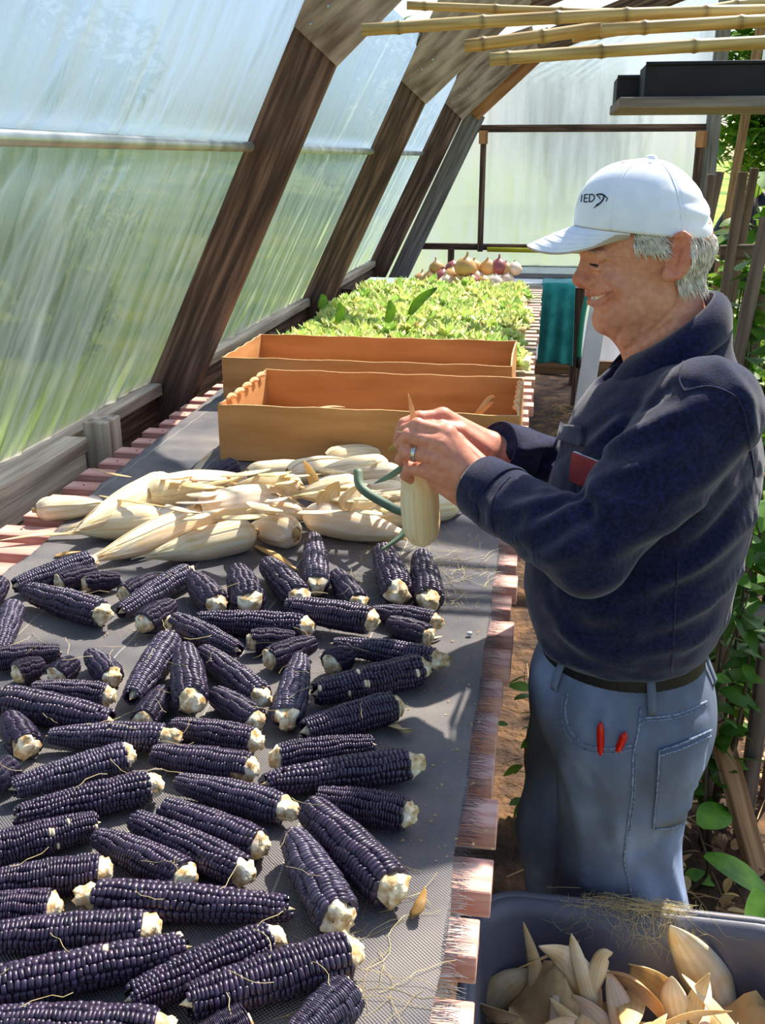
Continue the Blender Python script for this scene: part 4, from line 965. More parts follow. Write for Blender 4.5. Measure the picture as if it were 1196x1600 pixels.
# ------------------------------------------------------------------ the man
MY = 1.60
man = thing('person', 'man in white cap, navy shirt and blue jeans shucking a corn ear at the bench', 'person', (.16, MY, 0))
HO = un(1000, 400, Y=MY); HX = (un(1100, 400, Y=MY)-HO)/100; HZ = (un(1000, 300, Y=MY)-HO)/100; HS = np.linalg.norm(HX); HY = np.array([0, HS, 0])
HM = np.stack([HX, HY, HZ])                                   # head millimetre-ish units -> world
def h2w(p): return HO+np.asarray(p, float)@HM
def mir(fn): return fn
def head_sdf(p):
    q = p.copy(); q[:, 1] = -np.abs(q[:, 1])                   # symmetric: work on the near side
    d = ell(q, (18, 0, 28), (96, 77, 92))
    d = smin(d, ell(q, (-32, 0, -28), (52, 53, 80)), 18)
    d = smin(d, ell(q, (-20, 0, -86), (54, 57, 44)), 16)
    d = smin(d, ell(q, (10, 0, -60), (60, 64, 60)), 20)
    d = smin(d, ell(q, (-56, 0, -107), (21, 24, 22)), 14)
    d = smin(d, ell(q, (-42, -35, -42), (28, 24, 24)), 14)
    d = smin(d, cap(q, (-84, -8, 9), (-62, -50, 5), 13, 10), 10)
    d = smin(d, ell(q, (2, 0, -124), (50, 44, 30)), 16)
    d = smin(d, cap(q, (42, 0, -70), (66, 0, -215), 58, 66), 22)
    d = smin(d, cap(q, (0, 0, -120), (34, 0, -200), 40, 54), 18)
    d = smax(d, -ell(q, (-88, -31, -9), (13, 15, 8)), 8)        # eye socket
    d = smin(d, ell(q, (-70, -31, -9), (10.5, 12, 10)), 3)
    d = smin(d, cap(q, (-80, -19, -4), (-68, -47, -8), 5, 4), 5)
    d = smin(d, cap(q, (-79, -20, -15), (-67, -46, -16), 4.5, 4), 5)
    d = smax(d, -cap(q, (-86, -22, -10), (-68, -50, -12), 2.2), 2)
    for k in range(3): d = smax(d, -cap(q, (-62, -52, -8-4*k), (-48, -60, -2-10*k), 1.0), 3)
    d = smin(d, cap(q, (-82, 0, 2), (-91, 0, -34), 9.5, 13), 9)  # nose
    d = smin(d, ell(q, (-90, 0, -38), (18.5, 16.5, 15)), 6)
    d = smin(d, ell(q, (-77, -16, -43), (14, 10, 10)), 4)
    d = smax(d, -ell(q, (-84, -8, -52), (6, 4, 4)), 3)
    d = smax(d, -cap(q, (-70, -27, -36), (-63, -28, -52), 2.6), 4)
    d = smin(d, cap(q, (-83, 0, -61), (-58, -28, -58), 6.0, 3.5), 6)
    d = smin(d, cap(q, (-80, 0, -76), (-57, -27, -64), 6.5, 3.5), 6)
    d = smax(d, -cap(q, (-92, 0, -69), (-56, -33, -59), 3.6, 2.2), 1.5)
    d = smax(d, -ell(q, (-84, 0, -88), (9, 18, 5)), 8)
    # ear
    a = math.radians(-14); ca, sa = math.cos(a), math.sin(a)
    e = q-np.array([52, -80, 6]); ex = e[:, 0]*ca+e[:, 2]*sa; ez = -e[:, 0]*sa+e[:, 2]*ca; E_ = np.stack([ex, e[:, 1]-.30*np.maximum(0, -ex)*0+.28*ex, ez], -1)
    pl = ell(E_, (0, 0, 0), (19, 7, 38))
    pl = smax(pl, -ell(E_, (-3, -9, 3), (10, 8, 24)), 4)
    t = np.linspace(-2.3, 2.2, 9); rim = None
    for i in range(8):
        A = (17*math.cos(t[i])-1, -5, 34*math.sin(t[i])+2); Bq = (17*math.cos(t[i+1])-1, -5, 34*math.sin(t[i+1])+2); c_ = cap(E_, A, Bq, 4.6); rim = c_ if rim is None else np.minimum(rim, c_)
    pl = smin(pl, rim, 4); pl = smin(pl, ell(E_, (-8, -3, -33), (9, 6, 9)), 6); pl = smin(pl, cap(E_, (4, -4, -16), (6, -4, 12), 3.5), 4)
    pl = smin(pl, cap(E_, (-15, -4, -8), (-15, -3, 2), 4.5), 4)
    return smin(d, pl, 4)
hv, hf = sdf_mesh(head_sdf, (-120, -108, -215), (140, 108, 130), 1.75)
hv = relax(hv, hf, 1, .4)
def band(p, c, r): return np.exp(-(np.linalg.norm((p-np.array(c))/np.array(r), axis=1))**2)
# creases of a smiling face, laid on the near side and mirrored
HTMP = BVHTree.FromPolygons([tuple(p) for p in h2w(hv)], [tuple(map(int, q)) for q in hf]); HN = normals(hv, hf); LIP = np.zeros(len(hv))
for px, wd, am in (([(931, 437), (954, 449), (962, 468), (967, 494)], 4.2, -2.2), ([(948, 436), (970, 452), (977, 478)], 9, 3.0), ([(921, 425), (932, 436), (926, 447)], 2.6, -3.2), ([(934, 489), (946, 491), (955, 486)], 4, -2.5),
                   ([(971, 499), (972, 515), (962, 532)], 4.2, -2.4), ([(944, 398), (954, 395), (968, 392)], 2.0, -1.8), ([(944, 402), (956, 402), (970, 404)], 2.0, -1.8), ([(942, 406), (954, 410), (964, 416)], 2.0, -1.6), ([(918, 409), (934, 414), (948, 409)], 2.4, -2.2), ([(922, 416), (936, 420), (950, 415)], 4, 1.5),
                   ([(990, 536), (1030, 508), (1064, 470)], 5, -3.0), ([(978, 546), (1015, 528), (1050, 502)], 4, -2.5), ([(1000, 470), (1010, 500), (996, 525)], 6, -1.5), ([(919, 460), (934, 460), (955, 455)], 2.6, 1.8), ([(926, 477), (940, 475), (955, 462)], 3.2, 2.4), ([(920, 465), (938, 466), (955, 459)], 2.6, -3.0), ([(916, 388), (930, 391), (944, 393)], 3, 1.2)):
    P, _q = on_surface(HTMP, px, 0, len(px)*8)
    if len(P) < 3: continue
    Pl = (P-HO)@np.linalg.inv(HM); Pl = Pl[Pl[:, 1] < 4]; Pm = Pl*np.array([1, -1, 1]); tot = np.zeros(len(hv))
    for Q in (Pl, Pm):
        dd = np.full(len(hv), 99.0); bx = ((hv > Q.min(0)-25) & (hv < Q.max(0)+25)).all(1); dd[bx] = np.linalg.norm(hv[bx][:, None]-Q[None], axis=2).min(1); tot = np.maximum(tot, np.exp(-(dd/wd)**2))
    hv = hv+HN*(am*tot)[:, None]
    if wd in (2.6, 3.2) and px[0][1] > 455: LIP = np.maximum(LIP, tot)
hq = hv.copy(); hq[:, 1] = -np.abs(hq[:, 1])
hc = np.ones((len(hv), 3))
hc *= 1-band(hq, (-98, 0, -40), (22, 26, 22))[:, None]*np.array([.06, .36, .34])
hc *= 1-band(hq, (54, -86, 6), (30, 16, 50))[:, None]*np.array([.02, .30, .38])
hc *= 1-band(hq, (-48, -48, -45), (28, 26, 24))[:, None]*np.array([.04, .17, .18])
hc *= 1-band(hq, (-40, -30, -95), (40, 40, 28))[:, None]*np.array([.10, .12, .10])
hc *= 1-band(hq, (40, -40, -150), (60, 60, 50))[:, None]*np.array([.02, .14, .18])
hc *= 1-band(hq, (-80, 0, -68), (14, 26, 9))[:, None]*np.array([.10, .34, .30])
hc *= 1-LIP[:, None]*np.array([.12, .30, .26])
HEADW = h2w(hv); HB = BVHTree.FromPolygons([tuple(p) for p in hv], [tuple(map(int, q)) for q in hf])
# hands: joints as photograph pixel + depth along the bench
def J(x, y, d): return un(x, y, Y=d)
LW, RW = J(752, 762, 1.505), J(772, 702, 1.65)
def hand_left(p):
    mcp = [J(700, 678, 1.520), J(690, 694, 1.505), J(677, 713, 1.503), J(668, 735, 1.512)]
    d = cap(p, LW, J(770, 775, 1.48), .027, .029)
    for m_, r_ in zip(mcp, (.0150, .0155, .0150, .0140)): d = smin(d, cap(p, LW+(m_-LW)*.12, m_, .021, r_), .012)
    d = smin(d, cap(p, J(735, 784, 1.515), J(680, 750, 1.525), .019, .014), .012)
    fin = [([mcp[0], J(652, 664, 1.522), J(634, 671, 1.548), J(637, 684, 1.572)], (.0125, .0108, .0098, .0085)),
           ([mcp[1], J(639, 681, 1.512), J(627, 694, 1.542), J(634, 703, 1.570)], (.0130, .0112, .0100, .0088)),
           ([mcp[2], J(635, 706, 1.514), J(627, 718, 1.545), J(636, 725, 1.570)], (.0125, .0108, .0098, .0086)),
           ([mcp[3], J(640, 732, 1.520), J(634, 743, 1.545), J(643, 750, 1.566)], (.0115, .0098, .0088, .0078))]
    for P, r_ in fin:
        fd = chain(p, P, r_, .003)
        fd = smin(fd, np.linalg.norm(p-P[1], axis=1)-r_[1]*1.08, .003)
        d = smin(d, fd, .0065)
    th = chain(p, [LW+np.array([0, .03, .02]), J(712, 690, 1.555), J(688, 672, 1.575), J(668, 664, 1.585)], (.020, .0155, .0125, .0095), .004)
    d = smin(d, th, .006)
    for i in range(3):                                        # dips between the knuckles
        g = (mcp[i]+mcp[i+1])/2+np.array([-.006, -.014, .0]); d = smax(d, -(np.linalg.norm(p-g, axis=1)-.0035), .006)
    for i in range(4):                                         # tendons
        d = smin(d, cap(p, LW+(mcp[i]-LW)*.45+np.array([0, -.013, .004]), mcp[i]+np.array([0, -.010, .003]), .0028, .0045), .007)
    return d
def hand_right(p):
    mcp = [J(692, 651, 1.612), J(694, 656, 1.635), J(698, 664, 1.655), J(704, 675, 1.668)]
    d = cap(p, RW, J(800, 716, 1.665), .026, .029)
    for m_, r_ in zip(mcp, (.0160, .0160, .0150, .0140)): d = smin(d, cap(p, RW+(m_-RW)*.12, m_, .021, r_), .012)
    fin = [([mcp[0], J(655, 653, 1.592), J(632, 662, 1.580), J(624, 683, 1.575)], (.0130, .0112, .0100, .0085)),
           ([mcp[1], J(654, 660, 1.618), J(628, 672, 1.604), J(622, 692, 1.592)], (.0132, .0112, .0100, .0086)),
           ([mcp[2], J(658, 672, 1.640), J(634, 688, 1.622), J(632, 704, 1.604)], (.0125, .0108, .0096, .0084)),
           ([mcp[3], J(668, 688, 1.655), J(648, 704, 1.635), J(646, 716, 1.615)], (.0115, .0096, .0088, .0078))]
    for P, r_ in fin:
        fd = chain(p, P, r_, .003); fd = smin(fd, np.linalg.norm(p-P[1], axis=1)-r_[1]*1.06, .003); d = smin(d, fd, .0065)
    th = chain(p, [RW+np.array([-.01, -.02, .0]), J(718, 676, 1.605), J(690, 669, 1.590), J(664, 666, 1.585)], (.020, .0155, .0125, .0095), .004)
    d = smin(d, th, .007)
    for i in range(3): d = smax(d, -(np.linalg.norm(p-((mcp[i]+mcp[i+1])/2+np.array([-.004, -.003, .014])), axis=1)-.0035), .006)
    return d
BODY_V, BODY_F, BODY_C = [HEADW], [hf], [hc]
nb = len(HEADW)
for fn, W_ in ((hand_left, LW), (hand_right, RW)):
    v, f = sdf_mesh(fn, W_+np.array([-.20, -.14, -.12]), W_+np.array([.12, .14, .16]), .0019); v = relax(v, f, 1, .3)
    c = np.ones((len(v), 3))*np.array([1.02, .94, .92]); BODY_V.append(v); BODY_F.append(f+nb); BODY_C.append(c); nb += len(v)
# hidden trunk and arms under the clothes, so that the body is one figure
SL, EL_, SRt, ERt = J(1105, 645, 1.435), J(920, 861, 1.335), J(1052, 612, 1.765), J(945, 760, 1.84)
def trunk(p):
    d = ell(p, (.205, MY, 1.24), (.115, .17, .22)); d = smin(d, ell(p, (.165, MY, .98), (.12, .15, .20)), .06)
    d = smin(d, cap(p, (.225, 1.46, 1.37), (.225, 1.74, 1.37), .05), .05); d = smin(d, cap(p, h2w((60, 0, -150)), (.215, MY, 1.33), .050, .06), .03)
    for s_, e_, w_ in ((SL, EL_, LW), (SRt, ERt, RW)): d = smin(d, cap(p, s_, e_, .050, .042), .02); d = smin(d, cap(p, e_, w_, .040, .027), .01)
    return smin(d, cap(p, (.18, 1.53, .85), (.19, 1.52, .12), .07, .045), .02)
v, f = sdf_mesh(trunk, (-.20, 1.20, .05), (.45, 2.0, 1.55), .010); BODY_V.append(v); BODY_F.append(f+nb); BODY_C.append(np.ones((len(v), 3)))
obj('body', np.vstack(BODY_V), np.vstack(BODY_F), MT['skin'], man, True, np.vstack(BODY_C))
# eyes, teeth, ring
for s in (-1, 1):
    v, f = tube([h2w((-79.5+11*q*q, s*(21+26*q), -9.8-1.6*q)) for q in np.linspace(0, 1, 8)], [.0008, .0015, .0018, .0018, .0017, .0015, .0012, .0006], 8); obj('eye', v, f, MT['ink'], man)
HW = BVHTree.FromPolygons([tuple(p) for p in HEADW], [tuple(map(int, q)) for q in hf]); v = []
for i in range(14):
    for j in range(4):
        t = i/13; top = 463-1.2*t-3*t*t; bot = 470.5-4*t-6*t*t; p, q = hit(HW, 924.5+22*t, top+(bot-top)*j/3)
        if p is None: p, q = hit(HW, 927+20*t, top+(bot-top)*j/3)
        v.append(p+q*.0004 if p is not None else v[-1])
obj('teeth', v, [(i*4+j, (i+1)*4+j, (i+1)*4+j+1, i*4+j+1) for i in range(13) for j in range(3)], MT['teeth'], man)
rc = J(648, 707.5, 1.512); dr = J(640, 706.5, 1.513)-J(676, 712, 1.503); dr /= np.linalg.norm(dr)
a_ = np.cross(dr, [0, 0, 1.0]); a_ /= np.linalg.norm(a_); b_ = np.cross(dr, a_)
v = []; f = []
for k in range(28):
    t = 2*math.pi*k/28; rd = a_*math.cos(t)+b_*math.sin(t)
    for dx, rr in ((-.0034, .0125), (-.0030, .0150), (.0030, .0150), (.0034, .0125)): v.append(rc-dr*.002+dr*dx+rd*rr)
for k in range(28):
    for q in range(4): f.append((k*4+q, ((k+1) % 28)*4+q, ((k+1) % 28)*4+(q+1) % 4, k*4+(q+1) % 4))
o = obj('finger_ring', v, f, MT['ring'], man); o['label'] = 'plain silver ring'
# hair: short grey strands round the back and in front of the ear
b = MB(); r = random.Random(3)
def skull(ang, z):
    dvec = Vector((math.cos(ang), math.sin(ang), 0)); q = HB.ray_cast(Vector((18, 0, z))+dvec*200, -dvec)
    return np.array(q[0]) if q[0] is not None else None
for k in range(1500):
    sgn = r.choice((-1, 1)); side = r.random()
    if side < .30: ang = math.radians(84+30*r.random()**1.3); z0 = r.uniform(20, 48); ln = r.uniform(5, 26)
    else: ang = math.radians(r.uniform(0, 62)); z0 = r.uniform(-30, 36); ln = r.uniform(20, 42)
    P = []; drift = r.uniform(-.10, .12)+(-.12 if side < .3 else -.05)
    for i in range(5):
        p = skull(sgn*(ang+drift*i/4), z0-ln*i/4)
        if p is None: break
        ax = p-np.array([18, 0, p[2]]); ax /= np.linalg.norm(ax); P.append(h2w(p+ax*((1.5+r.uniform(0, 3)+(6 if side >= .3 else 3)*i/4) if i else -1)))
    if len(P) == 5: b.add(*tube(P, [.0011, .0011, .001, .0008, .0003], 4, False))
b.build('hair', MT['hair'], man)
b = MB()
for k in range(40):
    t = k/39; p = np.array([-90+22*t, -10-40*t, 13-3*t]); b.add(*tube([h2w(p+np.array([0, 0, 0])), h2w(p+np.array([-4, -3, 2])), h2w(p+np.array([-5, -7, 0]))], [.0006, .0005, .0002], 3, False))
b.build('eyebrow', MT['hair'], man)

# cap
def ring_pt(ph):                                              # ph = 0 at the front
    x = 4.5-108.5*math.cos(ph); y = 85*math.sin(ph)*(1 if abs(math.cos(ph)) < 2 else 1); return x, y, 50-(x+104)/217*21
AP = np.array([18.0, 0, 150.0])
def crown(ph, t):
    x, y, zb = ring_pt(ph); pw = .9-.2*math.cos(ph); rr = max(0, math.cos(math.pi*t/2))**pw; zz = math.sin(math.pi*t/2)
    p = np.array([AP[0]+(x-AP[0])*rr, y*rr, zb+(AP[2]-zb)*zz])
    s = math.exp(-((((ph+math.pi/6*0) % (math.pi/3)+math.pi/6) % (math.pi/3)-math.pi/6)/.022)**2)
    nrm = np.array([p[0]-AP[0], p[1], (p[2]-60)*.8]); nrm /= np.linalg.norm(nrm)+1e-6
    back = max(0, -math.cos(ph)+.25)
    wr = 1.6*math.sin(zz*26+ph*3+1.5*math.sin(ph*4))*back*math.exp(-((zz-.33)/.28)**2)+2.5*math.exp(-((t-.55-.25*math.cos(ph*2))/.05)**2)*max(0, math.sin(abs(ph)))*.5
    return h2w(p+nrm*(-1.3*s*(t < .97)+wr))
hat = []
nph, ntt = 96, 34
v = []; f = []
for i in range(nph):
    for j in range(ntt): v.append(crown(2*math.pi*i/nph, j/(ntt-1)*.995))
for i in range(nph):
    for j in range(ntt-1): f.append((i*ntt+j, i*ntt+j+1, ((i+1) % nph)*ntt+j+1, ((i+1) % nph)*ntt+j))
capo = obj('cap_crown', v, f, MT['cap'], man); capo['label'] = 'white cotton baseball cap crown'; thick(capo, .002, -1)
CB = BVHTree.FromPolygons([tuple(p) for p in v], f)
bd = MB()
for k in range(6):
    b = MB(); b.add(*tube([crown(math.pi/3*k, t)+np.array([0, 0, .0006]) for t in np.linspace(.01, .98, 18)], .0011, 5)); b.build('cap_seam', MT['cap'], capo)
v, f = tube([h2w((18, 0, 149)), h2w((18, 0, 152)), h2w((18, 0, 155)), h2w((18, 0, 157))], [.008, .0085, .006, .001], 12); obj('cap_button', v, f, MT['cap'], capo)
for ph in (math.pi/6+math.pi/3, -math.pi/6-math.pi/3, math.pi/6, -math.pi/6, math.pi-math.pi/6, math.pi+math.pi/6):
    c = crown(ph, .80); n_ = c-h2w((18, 0, 60)); n_ /= np.linalg.norm(n_); v, f = tube([c-n_*.001, c+n_*.0009], [.0032, .0026], 10); obj('cap_eyelet', v, f, MT['cap'], capo)
def brim(i, j, dz=0):
    ph = math.radians(-76+152*j); x, y, z = ring_pt(ph); u = math.cos(ph*90/76*1.0)
    e = 78*max(0, u)**.75*i; yy = y*(1-.10*i*abs(math.sin(ph))); zz = z-.34*e-.06*e*i-27*(yy/60)**2*i*max(.12, u)
    return tuple(h2w((x-e+1.5, yy*.985, zz-1+dz)))
v, f = grid(16, 40, brim); bo = obj('cap_brim', v, f, MT['cap'], capo); bo['label'] = 'curved white brim'
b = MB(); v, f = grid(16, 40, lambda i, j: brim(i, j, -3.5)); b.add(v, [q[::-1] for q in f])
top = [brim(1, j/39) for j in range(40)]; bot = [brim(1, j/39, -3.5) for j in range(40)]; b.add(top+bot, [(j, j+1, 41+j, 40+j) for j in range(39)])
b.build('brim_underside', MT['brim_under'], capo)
b = MB(); 
for off in (.25, .45, .65, .85): b.add(*tube([np.array(brim(off, j/39))+np.array([0, 0, .0003]) for j in range(2, 38)], .0004, 3, False))
b.build('brim_stitching', MT['cap'], capo)
b = MB()                                                       # print on the front panel: letters and a bird mark
for L in ([(910.5, 304.5), (909.0, 315.5)], [(920, 304), (914.6, 304.2), (913.4, 315.6), (919, 315.5)], [(914, 309.8), (918.8, 309.6)], [(922.4, 303.8), (921.4, 315.4), (926, 314.8), (929.6, 310.6), (929.4, 306), (926.4, 303.9), (922.4, 303.8)]):
    for q in range(len(L)-1):
        P, N = on_surface(CB, [L[q], L[q+1]], .0006, 6)
        if len(P) > 1: b.add(*tube(P, .00085, 5))
b.build('cap_lettering', MT['ink'], capo)
b = MB()
for L, r0 in (([(932, 304.5), (938, 303.6), (944, 305), (950.5, 310.8)], .0013), ([(944, 305.5), (943.5, 311), (938, 318), (928.5, 325)], .0012), ([(933, 305), (937, 308), (938.5, 312)], .0008), ([(950, 310.5), (947.6, 315.2)], .0008), ([(941, 316), (934, 319.5), (931, 323)], .0009)):
    P, N = on_surface(CB, L, .0006, 14)
    if len(P) > 2: b.add(*tube(P, [r0*(.35+.65*math.sin(math.pi*(q+.5)/len(P))) for q in range(len(P))], 5))
b.build('cap_emblem', MT['ink'], capo)

# shirt
def shirt_sdf(p):
    d = ell(p, (.195, MY, 1.24), (.160, .205, .195))
    d = smin(d, ell(p, (.160, MY, 1.05), (.172, .195, .205)), .08)
    d = smin(d, cap(p, (.222, 1.455, 1.375), (.222, 1.745, 1.375), .060), .06)
    d = smin(d, cap(p, h2w((84, 0, -135)), (.225, MY, 1.36), .060, .085), .03)
    la = chain(p, [SL, EL_, LW+np.array([.012, -.004, 0])], (.080, .058, .050), .012)
    ra = chain(p, [SRt, ERt, RW+np.array([.010, .003, .002])], (.080, .064, .046), .03)
    la = smin(la, np.linalg.norm(p-(EL_+np.array([.0, .0, -.006])), axis=1)-.058, .02)
    d = smin(d, la, .014); d = smin(d, ra, .022)
    # open neck
    d = smax(d, -cap(p, h2w((60, 0, -90)), h2w((10, 0, -200)), .060, .052), .01); d = smax(d, -cap(p, h2w((0, 0, -150)), h2w((-45, 0, -205)), .045, .022), .012)
    dl = (p-(LW+np.array([.004, 0, .0])))@((LW-EL_)/np.linalg.norm(LW-EL_)); near = np.linalg.norm(p-LW, axis=1) < .13
    d = np.where(near, smax(d, dl, .004), d)
    dr_ = (p-(RW+np.array([.006, 0, .0])))@((RW-ERt)/np.linalg.norm(RW-ERt)); nearr = np.linalg.norm(p-RW, axis=1) < .13
    d = np.where(nearr, smax(d, dr_, .004), d)
    d = smax(d, (.925+.02*(p[:, 0]-.16))-p[:, 2], .02)
    return d
sv, sf = sdf_mesh(shirt_sdf, (-.22, 1.18, .88), (.46, 2.02, 1.56), .0052)
sv = relax(sv, sf, 1, .4)
SB = BVHTree.FromPolygons([tuple(p) for p in sv], [tuple(map(int, q)) for q in sf])
N_ = normals(sv, sf)
FOLDS = [([(742, 775), (790, 800), (850, 792), (905, 770)], .016, .008), ([(760, 820), (820, 838), (880, 812), (930, 770)], .018, .009), ([(800, 860), (860, 872), (920, 838), (950, 790)], .018, .008),
         ([(900, 770), (925, 800), (938, 850)], .014, -.010), ([(938, 752), (1010, 730), (1090, 690)], .020, .007), ([(930, 790), (1000, 790), (1090, 750), (1150, 700)], .022, .008), ([(960, 850), (1050, 810), (1130, 755)], .022, .007),
         ([(860, 905), (940, 895), (1030, 850)], .02, -.004), ([(1185, 800), (1100, 870), (1000, 920), (930, 960)], .018, .008), ([(1180, 870), (1100, 940), (1010, 985)], .018, .007), ([(1150, 960), (1080, 1000), (1000, 1020)], .018, .006), ([(1188, 740), (1120, 830), (1060, 880)], .016, -.006),
         ([(860, 950), (900, 1000), (960, 1030)], .018, .005), ([(835, 990), (870, 1025), (930, 1045)], .014, .005), ([(1130, 620), (1060, 650), (960, 700), (930, 740)], .018, .006), ([(1000, 640), (950, 680), (905, 720)], .015, .006), ([(1040, 610), (985, 650)], .014, -.006),
         ([(795, 705), (840, 700), (880, 690)], .010, .004), ([(800, 725), (850, 722), (885, 705)], .010, -.004), ([(845, 745), (862, 715), (868, 690)], .010, .004), ([(1120, 560), (1165, 620), (1180, 700)], .014, .004), ([(780, 790), (770, 830)], .012, .004), ([(850, 770), (835, 820), (845, 870)], .014, .005), ([(880, 930), (960, 960), (1050, 950), (1120, 900)], .02, .005), ([(1010, 930), (990, 990), (985, 1040)], .014, .004)]
for px, wd, am in FOLDS:
    P, _n2 = on_surface(SB, px, 0, len(px)*7)
    if len(P) < 3: continue
    lo, hi = P.min(0)-.06, P.max(0)+.06; idx = np.nonzero(((sv > lo) & (sv < hi)).all(1))[0]
    dd = np.linalg.norm(sv[idx][:, None, :]-P[None], axis=2); k = dd.argmin(1); dm = dd.min(1); u = k/(len(P)-1)
    sv[idx] += N_[idx]*(am*1.9*np.exp(-(dm/wd)**2)*(.35+.65*np.sin(np.pi*np.clip(u, .08, .92))))[:, None]
ns = np.sin(sv[:, 0]*70+3*np.sin(sv[:, 2]*40))*np.sin(sv[:, 2]*55+2*np.sin(sv[:, 1]*50)); sv += N_*(.0012*ns)[:, None]
shirt = obj('shirt', sv, sf, MT['shirt'], man); shirt['label'] = 'navy brushed flannel work shirt'
SB = BVHTree.FromPolygons([tuple(p) for p in sv], [tuple(map(int, q)) for q in sf])
def seam(name, px, rad, m, bvh, parent, off=.0004, n=None):
    P, _q = on_surface(bvh, px, off, n)
    if len(P) > 2: return obj(name, *tube(P, rad, 6), m, parent)
seam('shoulder_seam', [(1070, 612), (1110, 605), (1150, 622), (1166, 660), (1172, 700), (1180, 745)], .0022, MT['shirt'], SB, shirt)
seam('cuff_seam', [(800, 742), (778, 768), (768, 800), (775, 838)], .0016, MT['shirt'], SB, shirt)
seam('side_seam', [(1060, 880), (1054, 960), (1050, 1050)], .0014, MT['shirt'], SB, shirt)
seam('yoke_seam', [(1070, 560), (1062, 590), (1070, 612)], .0016, MT['shirt'], SB, shirt)
for wpt, ept, R0 in ((LW+np.array([.004, 0, 0]), EL_, .0505), (RW+np.array([.006, 0, 0]), ERt, .0470)):          # cuff bands
    ax = (wpt-ept)/np.linalg.norm(wpt-ept); u_ = np.cross(ax, [0, 0, 1.0]); u_ /= np.linalg.norm(u_); w_ = np.cross(ax, u_); v = []; f = []
    prof = [(-.056, R0+.0050), (-.052, R0+.0064), (-.02, R0+.0030), (.002, R0+.0022), (.005, R0+.0008), (.004, R0-.002), (-.02, R0-.006)]
    if wpt is not None:
        for i in range(40):
            a = 2*math.pi*i/40; rd = u_*math.cos(a)+w_*math.sin(a)
            for x, q in prof: v.append(wpt+ax*x+rd*(q*(1+.012*math.sin(3*a))))
        n = len(prof)
        for i in range(40):
            for j in range(n-1): f.append((i*n+j, i*n+j+1, ((i+1) % 40)*n+j+1, ((i+1) % 40)*n+j))
        obj('cuff', v, f, MT['shirt'], shirt)
# collar: stand and fall round the neck
CC = h2w((52, 0, -108)); cxv = h2w((118, 0, -62))-h2w((-14, 0, -164)); cxv = cxv/2; cyv = np.array([0, .074, 0])
dn = np.array([.35, 0, -.94])
def collar(i, j):
    a = math.radians(22+316*j)                                   # opening at the front (a = 0)
    fr = math.cos(a); base = CC-cxv*fr*1.0+cyv*math.sin(a)
    out = base-CC; out[2] = 0; out /= np.linalg.norm(out)+1e-9
    tip = max(0, fr)**2
    if i < .3: s = i/.3; p = base+np.array([0, 0, -.028])*(1-s)-out*.002*(1-s)
    else:
        s = (i-.3)/.7; p = base+out*(.030*s+.008*math.sin(math.pi*s))+np.array([0, 0, 1])*(.006*math.sin(math.pi*s*.5)*(1-s)-.046*s*s-.012*s)-cxv/np.linalg.norm(cxv)*(.030*tip*s)+np.array([0, 0, -.022*tip*s])
    return tuple(p)
v, f = grid(16, 60, collar); co = obj('collar', v, f, MT['shirt'], shirt); thick(co, .003)
v = []; f = []
for k in range(48):
    a = 2*math.pi*k/48; base = CC-cxv*math.cos(a)*.93+cyv*math.sin(a)*.93
    for q, dz in ((1.0, -.050), (1.0, -.022), (.97, -.018)): v.append(CC+(base-CC)*q+np.array([0, 0, dz]))
for k in range(48):
    for j in range(2): f.append((k*3+j, k*3+j+1, ((k+1) % 48)*3+j+1, ((k+1) % 48)*3+j))
u = obj('undershirt', v, f, MT['cap'], man); u['label'] = 'edge of a white undershirt'
# chest pocket with flap and a red notebook in it
def patch(name, quad, off, m, parent, nu=10, nv=8, bvh=None, th=.002, bow=0):
    a, b2, c, d = [np.array(q, float) for q in quad]; v = []
    for i in range(nu):
        for j in range(nv):
            s, t = i/(nu-1), j/(nv-1); q = (a*(1-s)+b2*s)*(1-t)+(d*(1-s)+c*s)*t; p, nrm = hit(bvh, q[0], q[1])
            v.append((p, nrm))
    good = [q for q in v if q[0] is not None]
    if not good: return None
    for i, q in enumerate(v):
        if q[0] is None:
            k = min((abs(i//nv-j//nv)+abs(i % nv-j % nv), j) for j in range(len(v)) if v[j][0] is not None)[1]; v[i] = v[k] if False else (v[k][0]+np.array([-.0008, .002, 0]), v[k][1])
    nm = np.mean([q[1] for q in v], axis=0); nm /= np.linalg.norm(nm)
    vv = [p+nm*off for p, q in v]
    f = [(i*nv+j, i*nv+j+1, (i+1)*nv+j+1, (i+1)*nv+j) for i in range(nu-1) for j in range(nv-1)]
    o = obj(name, vv, f, m, parent); thick(o, th); return o
patch('pocket_flap', [(884, 664), (918, 668), (916, 700), (876, 688)], .006, MT['shirt'], shirt, bvh=SB, th=.003)
nbk = thing('red_notebook', 'dark red notebook tucked in the shirt chest pocket', 'notebook', tuple(un(915, 735, Y=1.47)))
TL, TR, BL, BR = un(897, 706, Y=1.498), un(953, 728, Y=1.425), un(892, 752, Y=1.495), un(946, 772, Y=1.42)
if True:
    ctr = (TL+TR+BL+BR)/4; xd = (TR-TL)/np.linalg.norm(TR-TL); L = np.linalg.norm(TR-TL); yd = (TL-BL)-xd*((TL-BL)@xd); Hn = np.linalg.norm(yd); yd /= Hn; n0 = np.cross(xd, yd)
    mt = Matrix(((xd[0], yd[0], n0[0], 0), (xd[1], yd[1], n0[1], 0), (xd[2], yd[2], n0[2], 0), (0, 0, 0, 1))); mt.translation = Vector(ctr)
    obj('cover', *box(L, Hn, .010, .002), MT['red_cover'], nbk, False, mat=mt)
    obj('page_block', *box(L*.98, Hn+.001, .006, .001), MT['white'], nbk, False, mat=mt@Matrix.Translation((0, 0, 0)))
